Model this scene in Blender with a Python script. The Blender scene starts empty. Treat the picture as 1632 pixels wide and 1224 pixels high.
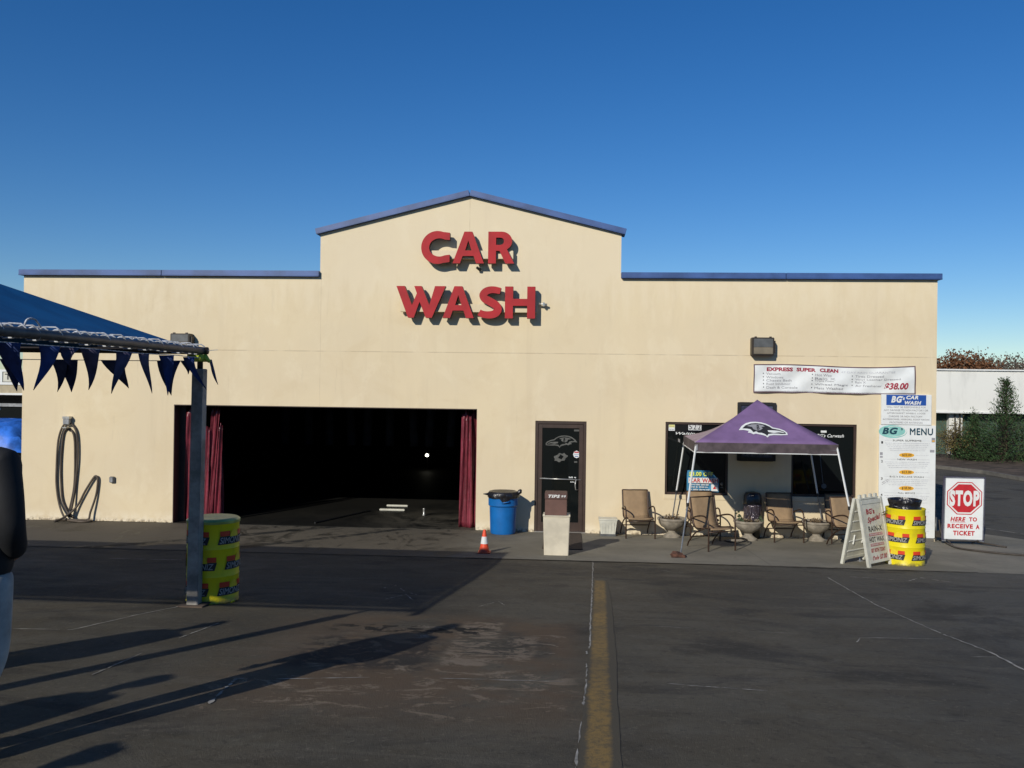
import bpy, bmesh, math, random
from mathutils import Vector, Matrix
random.seed(7)
R = math.radians
sc = bpy.context.scene
col = sc.collection

# ------------------------------------------------------------------ camera
YAW, PITCH, ROLL = R(3.938), R(0.19), R(0.755)
cd = bpy.data.cameras.new("camera"); cam = bpy.data.objects.new("camera", cd); col.objects.link(cam)
cd.sensor_width = 36; cd.lens = 1380 / 1632 * 36; cd.clip_end = 3000; cd.clip_start = 0.05
cam.location = (0, -17.102, 2.862)
_F = Vector((-math.sin(YAW) * math.cos(PITCH), math.cos(YAW) * math.cos(PITCH), math.sin(PITCH)))
_R0 = Vector((math.cos(YAW), math.sin(YAW), 0)); _U0 = _R0.cross(_F)
_Rr = _R0 * math.cos(ROLL) + _U0 * math.sin(ROLL); _Uu = _Rr.cross(_F)
cam.rotation_euler = Matrix((_Rr, _Uu, -_F)).transposed().to_euler()
sc.camera = cam

# ------------------------------------------------------------------ world and sun
SUN_EL, SUN_AZ = 26.0, 205.0            # azimuth clockwise from +Y: the sun stands behind and to the left
w = bpy.data.worlds.new("World"); sc.world = w; w.use_nodes = True
nt = w.node_tree; nt.nodes.clear()
sky = nt.nodes.new('ShaderNodeTexSky'); sky.sky_type = 'NISHITA'; sky.sun_disc = False
sky.sun_elevation = R(SUN_EL); sky.sun_rotation = R(SUN_AZ)
sky.altitude = 100; sky.air_density = 1.0; sky.dust_density = 0.0; sky.ozone_density = 5.0
hsv = nt.nodes.new('ShaderNodeHueSaturation'); hsv.inputs['Saturation'].default_value = 1.25; hsv.inputs['Hue'].default_value = 0.508
bg = nt.nodes.new('ShaderNodeBackground'); bg.inputs['Strength'].default_value = 0.12
wo = nt.nodes.new('ShaderNodeOutputWorld')
nt.links.new(sky.outputs[0], hsv.inputs['Color']); nt.links.new(hsv.outputs[0], bg.inputs[0]); nt.links.new(bg.outputs[0], wo.inputs[0])
sl = bpy.data.lights.new("sun", 'SUN'); sl.energy = 5.0; sl.angle = R(0.5); sl.color = (1.0, 0.94, 0.83)
so = bpy.data.objects.new("sun", sl); col.objects.link(so); so.location = (-10, -30, 20)
sd = Vector((math.sin(R(SUN_AZ)) * math.cos(R(SUN_EL)), math.cos(R(SUN_AZ)) * math.cos(R(SUN_EL)), math.sin(R(SUN_EL))))
so.rotation_euler = sd.to_track_quat('Z', 'Y').to_euler()
sc.view_settings.view_transform = 'Standard'; sc.view_settings.look = 'None'
sc.view_settings.exposure = -0.42; sc.view_settings.gamma = 1.0

# ------------------------------------------------------------------ ground profile
_tab = [0.0]
def _slope(d):
    if d < 3.8: return .055
    if d < 5.0: return .055 + (d - 3.8) / 1.2 * .040
    if d < 12.0: return .095
    if d < 14.0: return .095 - (d - 12.0) / 2 * .085
    if d < 18: return .01
    return 0
for _i in range(400): _tab.append(_tab[-1] + _slope(_i * .05 + .025) * .05)
def gz(y):
    d = -y
    if d <= 0: return 0.0
    f = d / .05; i = int(f)
    if i >= 399: return _tab[399]
    return _tab[i] + (_tab[i + 1] - _tab[i]) * (f - i)

# ------------------------------------------------------------------ materials
class NT:
    def __init__(s, name):
        s.m = bpy.data.materials.new(name); s.m.use_nodes = True; s.t = s.m.node_tree
        s.b = s.t.nodes['Principled BSDF']
        tc = s.t.nodes.new('ShaderNodeTexCoord'); s.obj = tc.outputs['Object']
        g = s.t.nodes.new('ShaderNodeNewGeometry'); s.pos = g.outputs['Position']
    def L(s, a, b): s.t.links.new(a, b)
    def put(s, sock, v):
        if isinstance(v, bpy.types.NodeSocket): s.L(v, sock)
        elif isinstance(v, (tuple, list)) and len(v) == 3 and sock.type == 'RGBA': sock.default_value = (*v, 1)
        else: sock.default_value = v
    def noise(s, sc_, det=4, rough=.6, vec=None, stretch=None, dist=0):
        n = s.t.nodes.new('ShaderNodeTexNoise'); n.inputs['Scale'].default_value = sc_
        n.inputs['Detail'].default_value = det; n.inputs['Roughness'].default_value = rough; n.inputs['Distortion'].default_value = dist
        v = vec or s.obj
        if stretch:
            mp = s.t.nodes.new('ShaderNodeMapping'); mp.inputs['Scale'].default_value = stretch; s.L(v, mp.inputs[0]); v = mp.outputs[0]
        s.L(v, n.inputs['Vector']); return n.outputs['Fac']
    def rng(s, v, a, b, lo=0, hi=1, smooth=True):
        n = s.t.nodes.new('ShaderNodeMapRange'); n.interpolation_type = 'SMOOTHSTEP' if smooth else 'LINEAR'
        n.clamp = True if not smooth else n.clamp
        s.put(n.inputs[0], v)
        for i, x in enumerate((a, b, lo, hi)): n.inputs[1 + i].default_value = x
        return n.outputs[0]
    def math(s, op, a, b=0.0):
        n = s.t.nodes.new('ShaderNodeMath'); n.operation = op; s.put(n.inputs[0], a); s.put(n.inputs[1], b); return n.outputs[0]
    def mul(s, a, b): return s.math('MULTIPLY', a, b)
    def mix(s, f, a, b):
        n = s.t.nodes.new('ShaderNodeMix'); n.data_type = 'RGBA'; s.put(n.inputs[0], f); s.put(n.inputs[6], a); s.put(n.inputs[7], b); return n.outputs[2]
    def xyz(s, v=None):
        n = s.t.nodes.new('ShaderNodeSeparateXYZ'); s.L(v or s.pos, n.inputs[0]); return n.outputs
    def bump(s, h, st=.3, d=.01):
        n = s.t.nodes.new('ShaderNodeBump'); n.inputs['Strength'].default_value = st; n.inputs['Distance'].default_value = d
        s.L(h, n.inputs['Height']); s.L(n.outputs[0], s.b.inputs['Normal'])
    def set(s, **k):
        for a, v in k.items(): s.put(s.b.inputs[a.replace('_', ' ')], v)
        return s
def pm(name, c, rough=.6, var=.12, sc_=6, metal=0, bump=0, spec=.5, bs=60):
    n = NT(name); d = tuple(x * (1 - var * 1.6) for x in c); l = tuple(min(1, x * (1 + var)) for x in c)
    f = n.rng(n.noise(sc_, 5), .3, .7); n.set(Base_Color=n.mix(f, d, l), Roughness=rough, Metallic=metal, Specular_IOR_Level=spec)
    if bump: n.bump(n.noise(bs, 3), bump, .004)
    return n.m
def emis(name, c, s):
    n = NT(name); n.set(Base_Color=c, Emission_Color=c, Emission_Strength=s); return n.m

M = {}
# stucco wall
n = NT('cream_stucco'); x, y, z = n.xyz()
big = n.rng(n.noise(.55, 4, .6, n.pos), .35, .68); med = n.rng(n.noise(2.2, 5, .6, n.pos), .4, .75)
c = n.mix(big, (.68, .575, .395), (.725, .61, .405)); c = n.mix(n.mul(med, .35), c, (.68, .57, .40))
drip = n.mul(n.rng(n.noise(1.0, 4, .6, n.pos, (3.2, 1, .22)), .52, .75), .35)
c = n.mix(n.mul(drip, .75), c, (.57, .47, .32)); c = n.mix(n.mul(n.rng(n.noise(.9, 7, .7, n.pos, None, .6), .50, .66), .30), c, (.62, .50, .315)); c = n.mix(n.mul(n.rng(n.noise(1.3, 7, .7, n.pos, (1, 1, .6), .5), .52, .66), .25), c, (.80, .71, .52))
c = n.mix(n.mul(n.rng(n.noise(1.6, 4, .65, n.pos, (5, 1, .5)), .60, .80), .3), c, (.44, .36, .25))
# pale runs below the coping, whitish salt band and brown splash at the foot
topd = n.rng(n.math('SUBTRACT', n.noise(1.3, 3, .6, n.pos, (4, 1, 1)), n.mul(n.math('SUBTRACT', 5.05, z), .45)), .15, .5)
c = n.mix(n.mul(topd, .35), c, (.80, .70, .52))
salt = n.mul(n.rng(z, .28, .04), n.rng(n.noise(5, 4, .7, n.pos), .35, .6)); c = n.mix(n.mul(salt, .8), c, (.80, .71, .54))
dirt = n.mul(n.rng(z, .10, -.01), n.rng(n.noise(14, 4, .7, n.pos), .42, .6)); c = n.mix(dirt, c, (.16, .12, .08))
# sheet joints
def joint(n, v, at, wd=.008): return n.math('LESS_THAN', n.math('ABSOLUTE', n.math('SUBTRACT', v, at)), wd)
j = n.math('MAXIMUM', n.mul(joint(n, z, 3.53, .009), .5), n.mul(joint(n, x, -2.06, .006), n.mul(n.math('GREATER_THAN', z, 5.9), .5)))
j = n.math('MAXIMUM', j, n.mul(joint(n, x, -5.05, .006), n.mul(n.math('LESS_THAN', z, 5.1), .3)))
c = n.mix(n.mul(j, n.rng(n.noise(3, 3, .5, n.pos), .35, .6, .2, 1)), c, (.40, .31, .20))
n.set(Base_Color=c, Roughness=.9, Specular_IOR_Level=.2); n.bump(n.noise(38, 5, .7, n.pos), .35, .006); M['wall'] = n.m
# asphalt lot
n = NT('asphalt'); x, y, z = n.xyz()
def soft(n, v, a0, a1, b1, b0): return n.mul(n.rng(v, a0, a1), n.rng(v, b0, b1))
a = n.rng(n.noise(.30, 6, .65, n.pos, None, .4), .36, .64); b = n.rng(n.noise(1.4, 8, .7, n.pos, None, .5), .38, .64)
c = n.mix(a, (.070, .063, .048), (.135, .120, .088)); c = n.mix(n.mul(b, .55), c, (.105, .086, .056))
c = n.mix(n.mul(n.rng(x, 1.2, 4.5), .6), c, (.115, .112, .100))
c = n.mix(n.mul(n.rng(n.noise(.5, 6, .7, n.pos, (1, 1.4, 1), .8), .49, .64), .75), c, (.040, .038, .034))
c = n.mix(n.mul(n.rng(n.noise(.8, 6, .75, n.pos, (.55, 1.7, 1), .9), .53, .70), .6), c, (.165, .145, .110))
c = n.mix(n.mul(n.rng(n.noise(2.6, 7, .8, n.pos, (.6, 2, 1), .8), .54, .66), .45), c, (.045, .040, .034))
spk = n.rng(n.noise(24, 7, .85, n.pos), .545, .66); c = n.mix(n.mul(spk, .65), c, (.24, .21, .16))
c = n.mix(n.mul(n.rng(n.noise(15, 7, .85, n.pos), .54, .64), .6), c, (.038, .035, .030))
brown = n.mul(soft(n, x, -2.9, -1.6, -.1, .20), soft(n, y, -12.8, -11.6, -9.3, -8.6))
brown = n.mul(brown, n.rng(n.noise(1.1, 6, .7, n.pos), .33, .55)); c = n.mix(n.mul(brown, .9), c, (.150, .102, .062))
pn = n.noise(3.0, 9, .78, n.pos, (1, 1.7, 1), .8)
pale = n.mul(n.mul(soft(n, x, -2.5, -2.0, -.05, .12), soft(n, y, -12.4, -12.1, -11.1, -10.9)), n.rng(pn, .545, .575))
c = n.mix(n.mul(pale, .85), c, (.29, .225, .155))
pale2 = n.mul(n.mul(soft(n, x, -2.2, -1.2, -.1, .05), soft(n, y, -11.3, -11.0, -9.4, -9.2)), n.rng(pn, .59, .62)); c = n.mix(n.mul(pale2, .8), c, (.30, .25, .19))
blot = n.mul(soft(n, x, -.98, -.90, -.62, -.56), soft(n, y, -11.0, -10.9, -9.2, -9.12)); c = n.mix(n.mul(n.mul(blot, n.rng(pn, .475, .52)), .8), c, (.30, .235, .165))
blot = n.mul(soft(n, x, -.72, -.66, -.30, -.22), soft(n, y, -10.9, -10.7, -9.9, -9.7)); c = n.mix(n.mul(n.mul(blot, n.rng(pn, .49, .53)), .8), c, (.28, .22, .155))
tar = n.mul(soft(n, x, -2.2, -1.9, -.8, -.6), soft(n, y, -9.85, -9.7, -9.5, -9.4)); c = n.mix(n.mul(tar, n.rng(n.noise(7, 4, .6, n.pos), .50, .54)), c, (.014, .013, .012))
dk = n.mul(n.mul(soft(n, x, -2.2, -1.9, -1.1, -.9), soft(n, y, -11.3, -11.0, -10.1, -9.9)), n.rng(n.noise(4, 5, .7, n.pos, None, .6), .42, .50)); c = n.mix(n.mul(dk, .8), c, (.022, .021, .022))
c = n.mix(.16, c, (.018, .014, .006)); n.set(Base_Color=c, Roughness=n.rng(b, 0, 1, .82, .95), Specular_IOR_Level=.25); n.bump(n.noise(70, 6, .8, n.pos), .9, .012); M['asphalt'] = n.m
# concrete apron
n = NT('concrete'); x, y, z = n.xyz()
a = n.rng(n.noise(.8, 6, .65, n.pos), .35, .7); c = n.mix(a, (.165, .152, .117), (.24, .22, .17))
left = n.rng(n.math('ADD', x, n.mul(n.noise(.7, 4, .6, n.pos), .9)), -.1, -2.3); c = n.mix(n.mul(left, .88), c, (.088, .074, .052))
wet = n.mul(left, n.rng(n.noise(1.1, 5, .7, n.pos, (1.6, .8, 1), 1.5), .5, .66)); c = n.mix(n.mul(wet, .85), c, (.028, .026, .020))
# tyre streaks that run out of the bay
d = n.math('ABSOLUTE', n.math('SUBTRACT', n.math('SUBTRACT', x, n.mul(y, .62)), n.math('ADD', n.mul(n.noise(.9, 2, .5, n.pos), .5), -3.5)))
d2 = n.math('ABSOLUTE', n.math('SUBTRACT', n.math('SUBTRACT', x, n.mul(y, .75)), n.math('ADD', n.mul(n.noise(1.2, 2, .5, n.pos), .6), -5.0)))
st = n.math('MAXIMUM', n.rng(d, .2, .06), n.rng(d2, .26, .08)); c = n.mix(n.mul(st, n.rng(n.noise(4, 4, .6, n.pos), .3, .55)), c, (.012, .012, .010))
c = n.mix(n.mul(n.rng(n.noise(7, 5, .7, n.pos), .58, .72), .4), c, (.08, .065, .05))
c = n.mix(n.mul(n.rng(n.noise(60, 3, .7, n.pos), .62, .75), .35), c, (.36, .33, .28))
jx = n.math('LESS_THAN', n.math('ABSOLUTE', n.math('SUBTRACT', n.math('FRACT', n.math('DIVIDE', n.math('ADD', x, 20.2), 3.1)), .5)), .0022)
c = n.mix(n.mul(jx, .45), c, (.07, .06, .05))
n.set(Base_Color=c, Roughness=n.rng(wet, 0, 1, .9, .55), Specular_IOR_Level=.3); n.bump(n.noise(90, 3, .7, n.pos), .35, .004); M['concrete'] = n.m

M['coping'] = pm('coping_blue', (.045, .100, .27), .45, .22, 1.5)
M['brown'] = pm('bronze_frame', (.050, .030, .022), .45, .12)
M['black'] = pm('black', (.012, .012, .012), .5, .2)
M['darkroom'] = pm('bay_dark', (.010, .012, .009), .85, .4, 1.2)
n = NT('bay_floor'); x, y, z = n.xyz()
f = n.mul(n.rng(n.noise(1.0, 6, .7, n.pos, (1.2, .9, 1), .8), .36, .62), n.mul(n.rng(n.math('ADD', x, n.mul(y, .25)), -4.6, -2.8, .12, 1), n.rng(y, 3.0, 1.2, .12, 1)))  # lighter near the entrance and to the right: daylight painted into the floor colour
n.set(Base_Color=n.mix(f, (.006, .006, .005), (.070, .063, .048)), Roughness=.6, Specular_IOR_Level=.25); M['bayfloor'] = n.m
n = NT('dark_glass'); n.set(Base_Color=(.006, .008, .008), Roughness=.06, Specular_IOR_Level=.35); M['glass'] = n.m
M['red'] = pm('sign_red', (.40, .010, .015), .7, .10, 3)
M['redside'] = pm('sign_return', (.035, .020, .016), .6, .1)
n = NT('vinyl_maroon'); f = n.rng(n.noise(2.5, 5, .7, None, (6, 6, .8), .5), .35, .7)
n.set(Base_Color=n.mix(f, (.095, .015, .022), (.27, .040, .062)), Roughness=.32, Specular_IOR_Level=.6); n.bump(n.noise(7, 4, .6, None, (3, 3, .7)), .6, .03); M['maroon'] = n.m
M['steel'] = pm('galvanised', (.30, .31, .32), .42, .18, 9, .55)
M['postpaint'] = pm('post_grey', (.30, .285, .255), .6, .3, 5)
n = NT('canopy_blue'); x, y, z = n.xyz(); f = n.rng(n.noise(1.2, 5, .6, n.pos, (.5, 3, 3)), .3, .7)
sm = n.math('LESS_THAN', n.math('ABSOLUTE', n.math('SUBTRACT', n.math('FRACT', n.math('DIVIDE', y, 1.3)), .5)), .008)
n.set(Base_Color=n.mix(n.mul(sm, .5), n.mix(f, (.003, .068, .155), (.005, .108, .225)), (.002, .03, .09)), Roughness=.7, Specular_IOR_Level=.25)
n.bump(n.math('ADD', n.noise(1.5, 4, .6, n.pos, (.6, 3, 2), .6), n.mul(n.noise(240, 2, .5), .02)), .8, .06); M['canopy'] = n.m
n.set(Base_Color=n.mix(f, (.003, .060, .17), (.005, .095, .25)), Roughness=.7, Specular_IOR_Level=.25); n.bump(n.noise(240, 2, .5), .3, .002); M['canopy'] = n.m
M['pennant'] = pm('pennant_navy', (.028, .058, .20), .7, .25, 8)
M['pennant2'] = pm('pennant_faded', (.085, .072, .13), .7, .25, 8)
M['rope'] = pm('rope_white', (.50, .52, .55), .7, .3, 30)
M['ducktape'] = pm('yellow_green_strap', (.42, .50, .05), .6, .2, 10)
M['purple'] = pm('tent_purple', (.19, .115, .25), .8, .10, 3, bump=.2, bs=12)
M['purplefade'] = pm('tent_faded', (.34, .26, .30), .8, .1, 3, bump=.2, bs=12)
M['valance'] = pm('tent_valance', (.075, .057, .062), .75, .25, 7, bump=.3, bs=9)
M['white'] = pm('white_paint', (.72, .73, .70), .5, .05, 4)
M['offwhite'] = pm('offwhite_plastic', (.60, .59, .50), .45, .10, 6)
M['signwhite'] = pm('sign_white', (.74, .76, .74), .45, .04, 4)
M['ink'] = pm('ink', (.02, .02, .025), .6, .2)
M['greyink'] = pm('grey_ink', (.30, .30, .32), .6, .1)
M['paleink'] = pm('pale_ink', (.48, .49, .52), .6, .1)
M['blueink'] = pm('blue_ink', (.012, .075, .33), .5, .08)
M['tealdark'] = pm('teal_ink', (.008, .055, .085), .5, .1)
M['teal'] = pm('mint_ink', (.26, .56, .50), .5, .1)
M['redink'] = pm('red_ink', (.50, .018, .025), .5, .08)
M['crimson'] = pm('crimson_ink', (.32, .008, .035), .5, .1)
M['orange'] = pm('amber_ink', (.78, .40, .025), .5, .08)
M['canblue'] = pm('can_blue', (.006, .135, .42), .42, .07, 5, bump=.15, bs=30)
n = NT('bin_liner'); n.set(Base_Color=(.010, .009, .011), Roughness=.28, Specular_IOR_Level=.7); n.bump(n.noise(11, 4, .6, None, (1, 1, .5)), .9, .03); M['liner'] = n.m
n = NT('shiny_bag'); n.set(Base_Color=(.07, .055, .07), Roughness=.16, Specular_IOR_Level=1.0, Metallic=.35); n.bump(n.noise(9, 4, .6, None, (2, 2, .5)), 1.0, .07); M['bag'] = n.m
M['coneo'] = pm('cone_orange', (.80, .075, .02), .5, .06, 9)
M['tips'] = pm('tips_brown', (.135, .068, .052), .6, .08, 7)
M['pedestal'] = pm('pedestal_cream', (.62, .56, .43), .7, .10, 3)
M['sling'] = pm('sling_tan', (.30, .205, .115), .85, .07, 9, bump=.3, bs=220)
M['tube'] = pm('tube_bronze', (.060, .034, .022), .40, .2, 8, .3)
M['urn'] = pm('urn_stone', (.29, .255, .20), .85, .2, 8, bump=.4, bs=40)
M['soil'] = pm('soil', (.035, .024, .016), .95, .3, 20)
M['dryplant'] = pm('dry_plant', (.16, .11, .06), .9, .3, 20)
M['leaf'] = pm('small_leaf', (.035, .055, .02), .7, .3, 20)
n = NT('drum_yellow'); x, y, z = n.xyz(n.obj); d = n.mul(n.rng(n.noise(6, 5, .7, n.obj, (1, 1, .5)), .5, .72), .45); c = n.mix(d, (.76, .64, .008), (.42, .34, .03))
c = n.mix(n.mul(n.rng(z, .10, .0), n.rng(n.noise(12, 4, .7, n.obj), .35, .6)), c, (.12, .09, .04)); n.set(Base_Color=c, Roughness=.42, Specular_IOR_Level=.4); M['yellow'] = n.m
M['drumred'] = pm('drum_red', (.66, .055, .02), .35, .06)
M['drumgrey'] = pm('drum_grey', (.36, .36, .34), .4)
M['sun'] = pm('drum_sun', (.80, .60, .03), .35, .05)
M['rust'] = pm('rusty_stone', (.10, .045, .028), .95, .4, 14, bump=.6, bs=20)
M['rubber'] = pm('rubber_hose', (.055, .045, .036), .7, .2, 8)
M['hosegrey'] = pm('hose_grey', (.085, .066, .048), .65, .25, 3)
M['tarp'] = pm('tarp_blue', (.035, .16, .62), .35, .3, 3, bump=.8, bs=5)
M['darkcar'] = pm('dark_paint', (.012, .015, .02), .3, .3)
M['beige'] = pm('beige_fascia', (.42, .36, .24), .8, .08)
M['greenwall'] = pm('green_wall', (.055, .095, .070), .8, .15, 2)
n = NT('white_block'); c = n.mix(n.mul(n.rng(n.noise(.9, 5, .6, n.pos, (2.5, 1, .5)), .5, .75), .4), (.74, .74, .69), (.44, .44, .41))
n.set(Base_Color=c, Roughness=.85); M['whitewall'] = n.m
M['mulch'] = pm('mulch', (.085, .062, .045), .95, .35, 2.5, bump=.8, bs=14)
M['kerb'] = pm('kerb', (.15, .14, .12), .85, .15, 5)
M['crackpale'] = pm('crack_filler', (.34, .32, .27), .9, .35, 9)
n = NT('worn_yellow'); x, y, z = n.xyz()
cen = n.math('ADD', n.mul(y, .0345), .600); dd = n.math('ABSOLUTE', n.math('SUBTRACT', x, cen)); ed = n.math('ADD', dd, n.mul(n.math('SUBTRACT', n.noise(9, 6, .8, n.pos), .5), .09))
f = n.mul(n.rng(ed, .080, .045), n.rng(n.noise(16, 8, .85, n.pos), .38, .56, .25, 1)); g = n.rng(n.noise(.9, 4, .6, n.pos), .3, .6, .45, 1)
n.set(Base_Color=n.mix(n.mul(f, g), (.102, .088, .062), (.30, .195, .068)), Roughness=.92, Specular_IOR_Level=.2); n.bump(n.noise(70, 6, .8, n.pos), .8, .010); M['paintyellow'] = n.m
def leafmat(name, a, b):
    n = NT(name); n.set(Base_Color=n.mix(n.rng(n.noise(2.2, 4, .6), .3, .7), a, b), Roughness=.75, Specular_IOR_Level=.25); return n.m
M['fir'] = leafmat('fir_green', (.022, .052, .021), (.062, .115, .040))
M['olive'] = leafmat('olive_leaf', (.085, .075, .025), (.19, .15, .05))
M['autumn'] = leafmat('autumn_leaf', (.11, .052, .026), (.19, .088, .040))
M['greytwig'] = leafmat('bare_twig', (.10, .078, .062), (.18, .14, .11))
M['bark'] = pm('bark', (.07, .05, .035), .9, .3, 8)
M['skin'] = pm('skin', (.42, .24, .17), .55, .06)
M['hair'] = pm('hair', (.03, .02, .015), .6, .3, 30)
M['jacket'] = pm('jacket_black', (.005, .006, .008), .8, .3, 6, bump=.5, bs=12)
M['jeans'] = pm('jeans_pale', (.42, .42, .39), .85, .2, 5, bump=.5, bs=14)
M['shoe'] = pm('shoe', (.03, .03, .03), .6, .2)
M['lens'] = pm('lamp_lens', (.20, .17, .12), .3, .12)
M['pipedark'] = pm('pipe_dark', (.085, .088, .085), .5, .25, 9)
M['slate'] = pm('lamp_slate', (.10, .105, .105), .4, .15)
M['lampframe'] = pm('lamp_frame', (.030, .022, .015), .5, .2)
M['numplate'] = pm('number_plate', (.62, .63, .62), .5, .05)
M['silver'] = pm('handle_silver', (.55, .54, .50), .3, .1, 9, .6)
M['etch'] = pm('etched_film', (.105, .105, .095), .8, .15, 20)
M['mat'] = pm('door_mat', (.060, .042, .030), .95, .2, 20)
M['lit'] = emis('lit_bulb', (1, .95, .75), 6.0)

# ------------------------------------------------------------------ mesh helpers
class MB:
    def __init__(s): s.v = []; s.f = []
    def add(s, vs, fs):
        o = len(s.v); s.v += [Vector(v) for v in vs]; s.f += [tuple(i + o for i in f) for f in fs]; return s
    def box(s, x0, x1, y0, y1, z0, z1):
        return s.add([(x0, y0, z0), (x1, y0, z0), (x1, y1, z0), (x0, y1, z0), (x0, y0, z1), (x1, y0, z1), (x1, y1, z1), (x0, y1, z1)],
                     [(0, 3, 2, 1), (4, 5, 6, 7), (0, 1, 5, 4), (1, 2, 6, 5), (2, 3, 7, 6), (3, 0, 4, 7)])
    def obox(s, c, ax, ay, az, hx, hy, hz):
        c, ax, ay, az = (Vector(t) for t in (c, ax, ay, az)); vs = []
        for k in (-1, 1):
            for a, b in ((-1, -1), (1, -1), (1, 1), (-1, 1)): vs.append(c + ax * a * hx + ay * b * hy + az * k * hz)
        return s.add(vs, [(0, 3, 2, 1), (4, 5, 6, 7), (0, 1, 5, 4), (1, 2, 6, 5), (2, 3, 7, 6), (3, 0, 4, 7)])
    def tube(s, pts, r, n=8, caps=True):
        pts = [Vector(p) for p in pts]; rings = []; up = None
        for i, p in enumerate(pts):
            t = (pts[min(i + 1, len(pts) - 1)] - pts[max(i - 1, 0)]).normalized()
            if up is None: up = Vector((0, 0, 1)) if abs(t.z) < .9 else Vector((1, 0, 0))
            a = t.cross(up)
            if a.length < 1e-4: a = t.cross(Vector((0, 1, 0)))
            a.normalize(); b = a.cross(t).normalized(); up = b
            rr = r[i] if isinstance(r, (list, tuple)) else r
            rings.append([p + (a * math.cos(2 * math.pi * k / n) + b * math.sin(2 * math.pi * k / n)) * rr for k in range(n)])
        vs = [v for rg in rings for v in rg]; fs = []
        for i in range(len(pts) - 1):
            for k in range(n): fs.append((i * n + k, i * n + (k + 1) % n, (i + 1) * n + (k + 1) % n, (i + 1) * n + k))
        if caps: fs += [tuple(range(n))[::-1], tuple((len(pts) - 1) * n + k for k in range(n))]
        return s.add(vs, fs)
    def lathe(s, prof, c=(0, 0, 0), n=28, wob=None):
        vs = []; fs = []
        for j, (r, z) in enumerate(prof):
            for k in range(n):
                a = 2 * math.pi * k / n; rr = r * (1 + (wob(a, j) if wob else 0)); vs.append((c[0] + rr * math.cos(a), c[1] + rr * math.sin(a), c[2] + z))
        for j in range(len(prof) - 1):
            for k in range(n): fs.append((j * n + k, j * n + (k + 1) % n, (j + 1) * n + (k + 1) % n, (j + 1) * n + k))
        fs += [tuple(range(n))[::-1], tuple((len(prof) - 1) * n + k for k in range(n))]
        return s.add(vs, fs)
    def mesh(s, name='mesh'):
        me = bpy.data.meshes.new(name); me.from_pydata([tuple(v) for v in s.v], [], s.f); me.update(); return me
def rootpos(p):
    v = Vector((0, 0, 0))
    while p: v += p.location; p = p.parent
    return v
def link(name, me, mat, parent=None, smooth=False, bevel=0):
    """links a mesh given in world coordinates, moved into its parent's frame"""
    off = rootpos(parent)
    if off.length > 0: me.transform(Matrix.Translation(-off))
    if bevel:
        b = bmesh.new(); b.from_mesh(me); bmesh.ops.remove_doubles(b, verts=b.verts, dist=1e-5)
        es = [e for e in b.edges if len(e.link_faces) == 2 and e.calc_face_angle(0) > .6]
        bmesh.ops.bevel(b, geom=es, offset=bevel, segments=2, affect='EDGES', clamp_overlap=True); b.to_mesh(me); b.free()
    o = bpy.data.objects.new(name, me); col.objects.link(o); me.materials.append(mat); o.parent = parent
    if smooth:
        me.polygons.foreach_set('use_smooth', [True] * len(me.polygons))
        if smooth is not True: me.set_sharp_from_angle(angle=R(smooth))
    me.update(); return o
def obj(name, mb, mat, parent=None, smooth=False, bevel=0): return link(name, mb.mesh(name), mat, parent, smooth, bevel)
def tag(o, label=None, cat=None, group=None, kind=None):
    if label: o['label'] = label
    if cat: o['category'] = cat
    if group: o['group'] = group
    if kind: o['kind'] = kind
    return o
def thing(name, label, cat, loc=(0, 0, 0), group=None):
    o = bpy.data.objects.new(name, None); col.objects.link(o); o.location = loc; o.empty_display_size = .2
    return tag(o, label, cat, group)
def copy_tree(o, parent=None):
    c = o.copy(); col.objects.link(c); c.parent = parent
    for ch in list(o.children): copy_tree(ch, c)
    return c
def dup(o, loc, rz, label, sx=1):
    c = copy_tree(o); c.location = loc; c.rotation_euler = (0, 0, rz); c['label'] = label; return c

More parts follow.
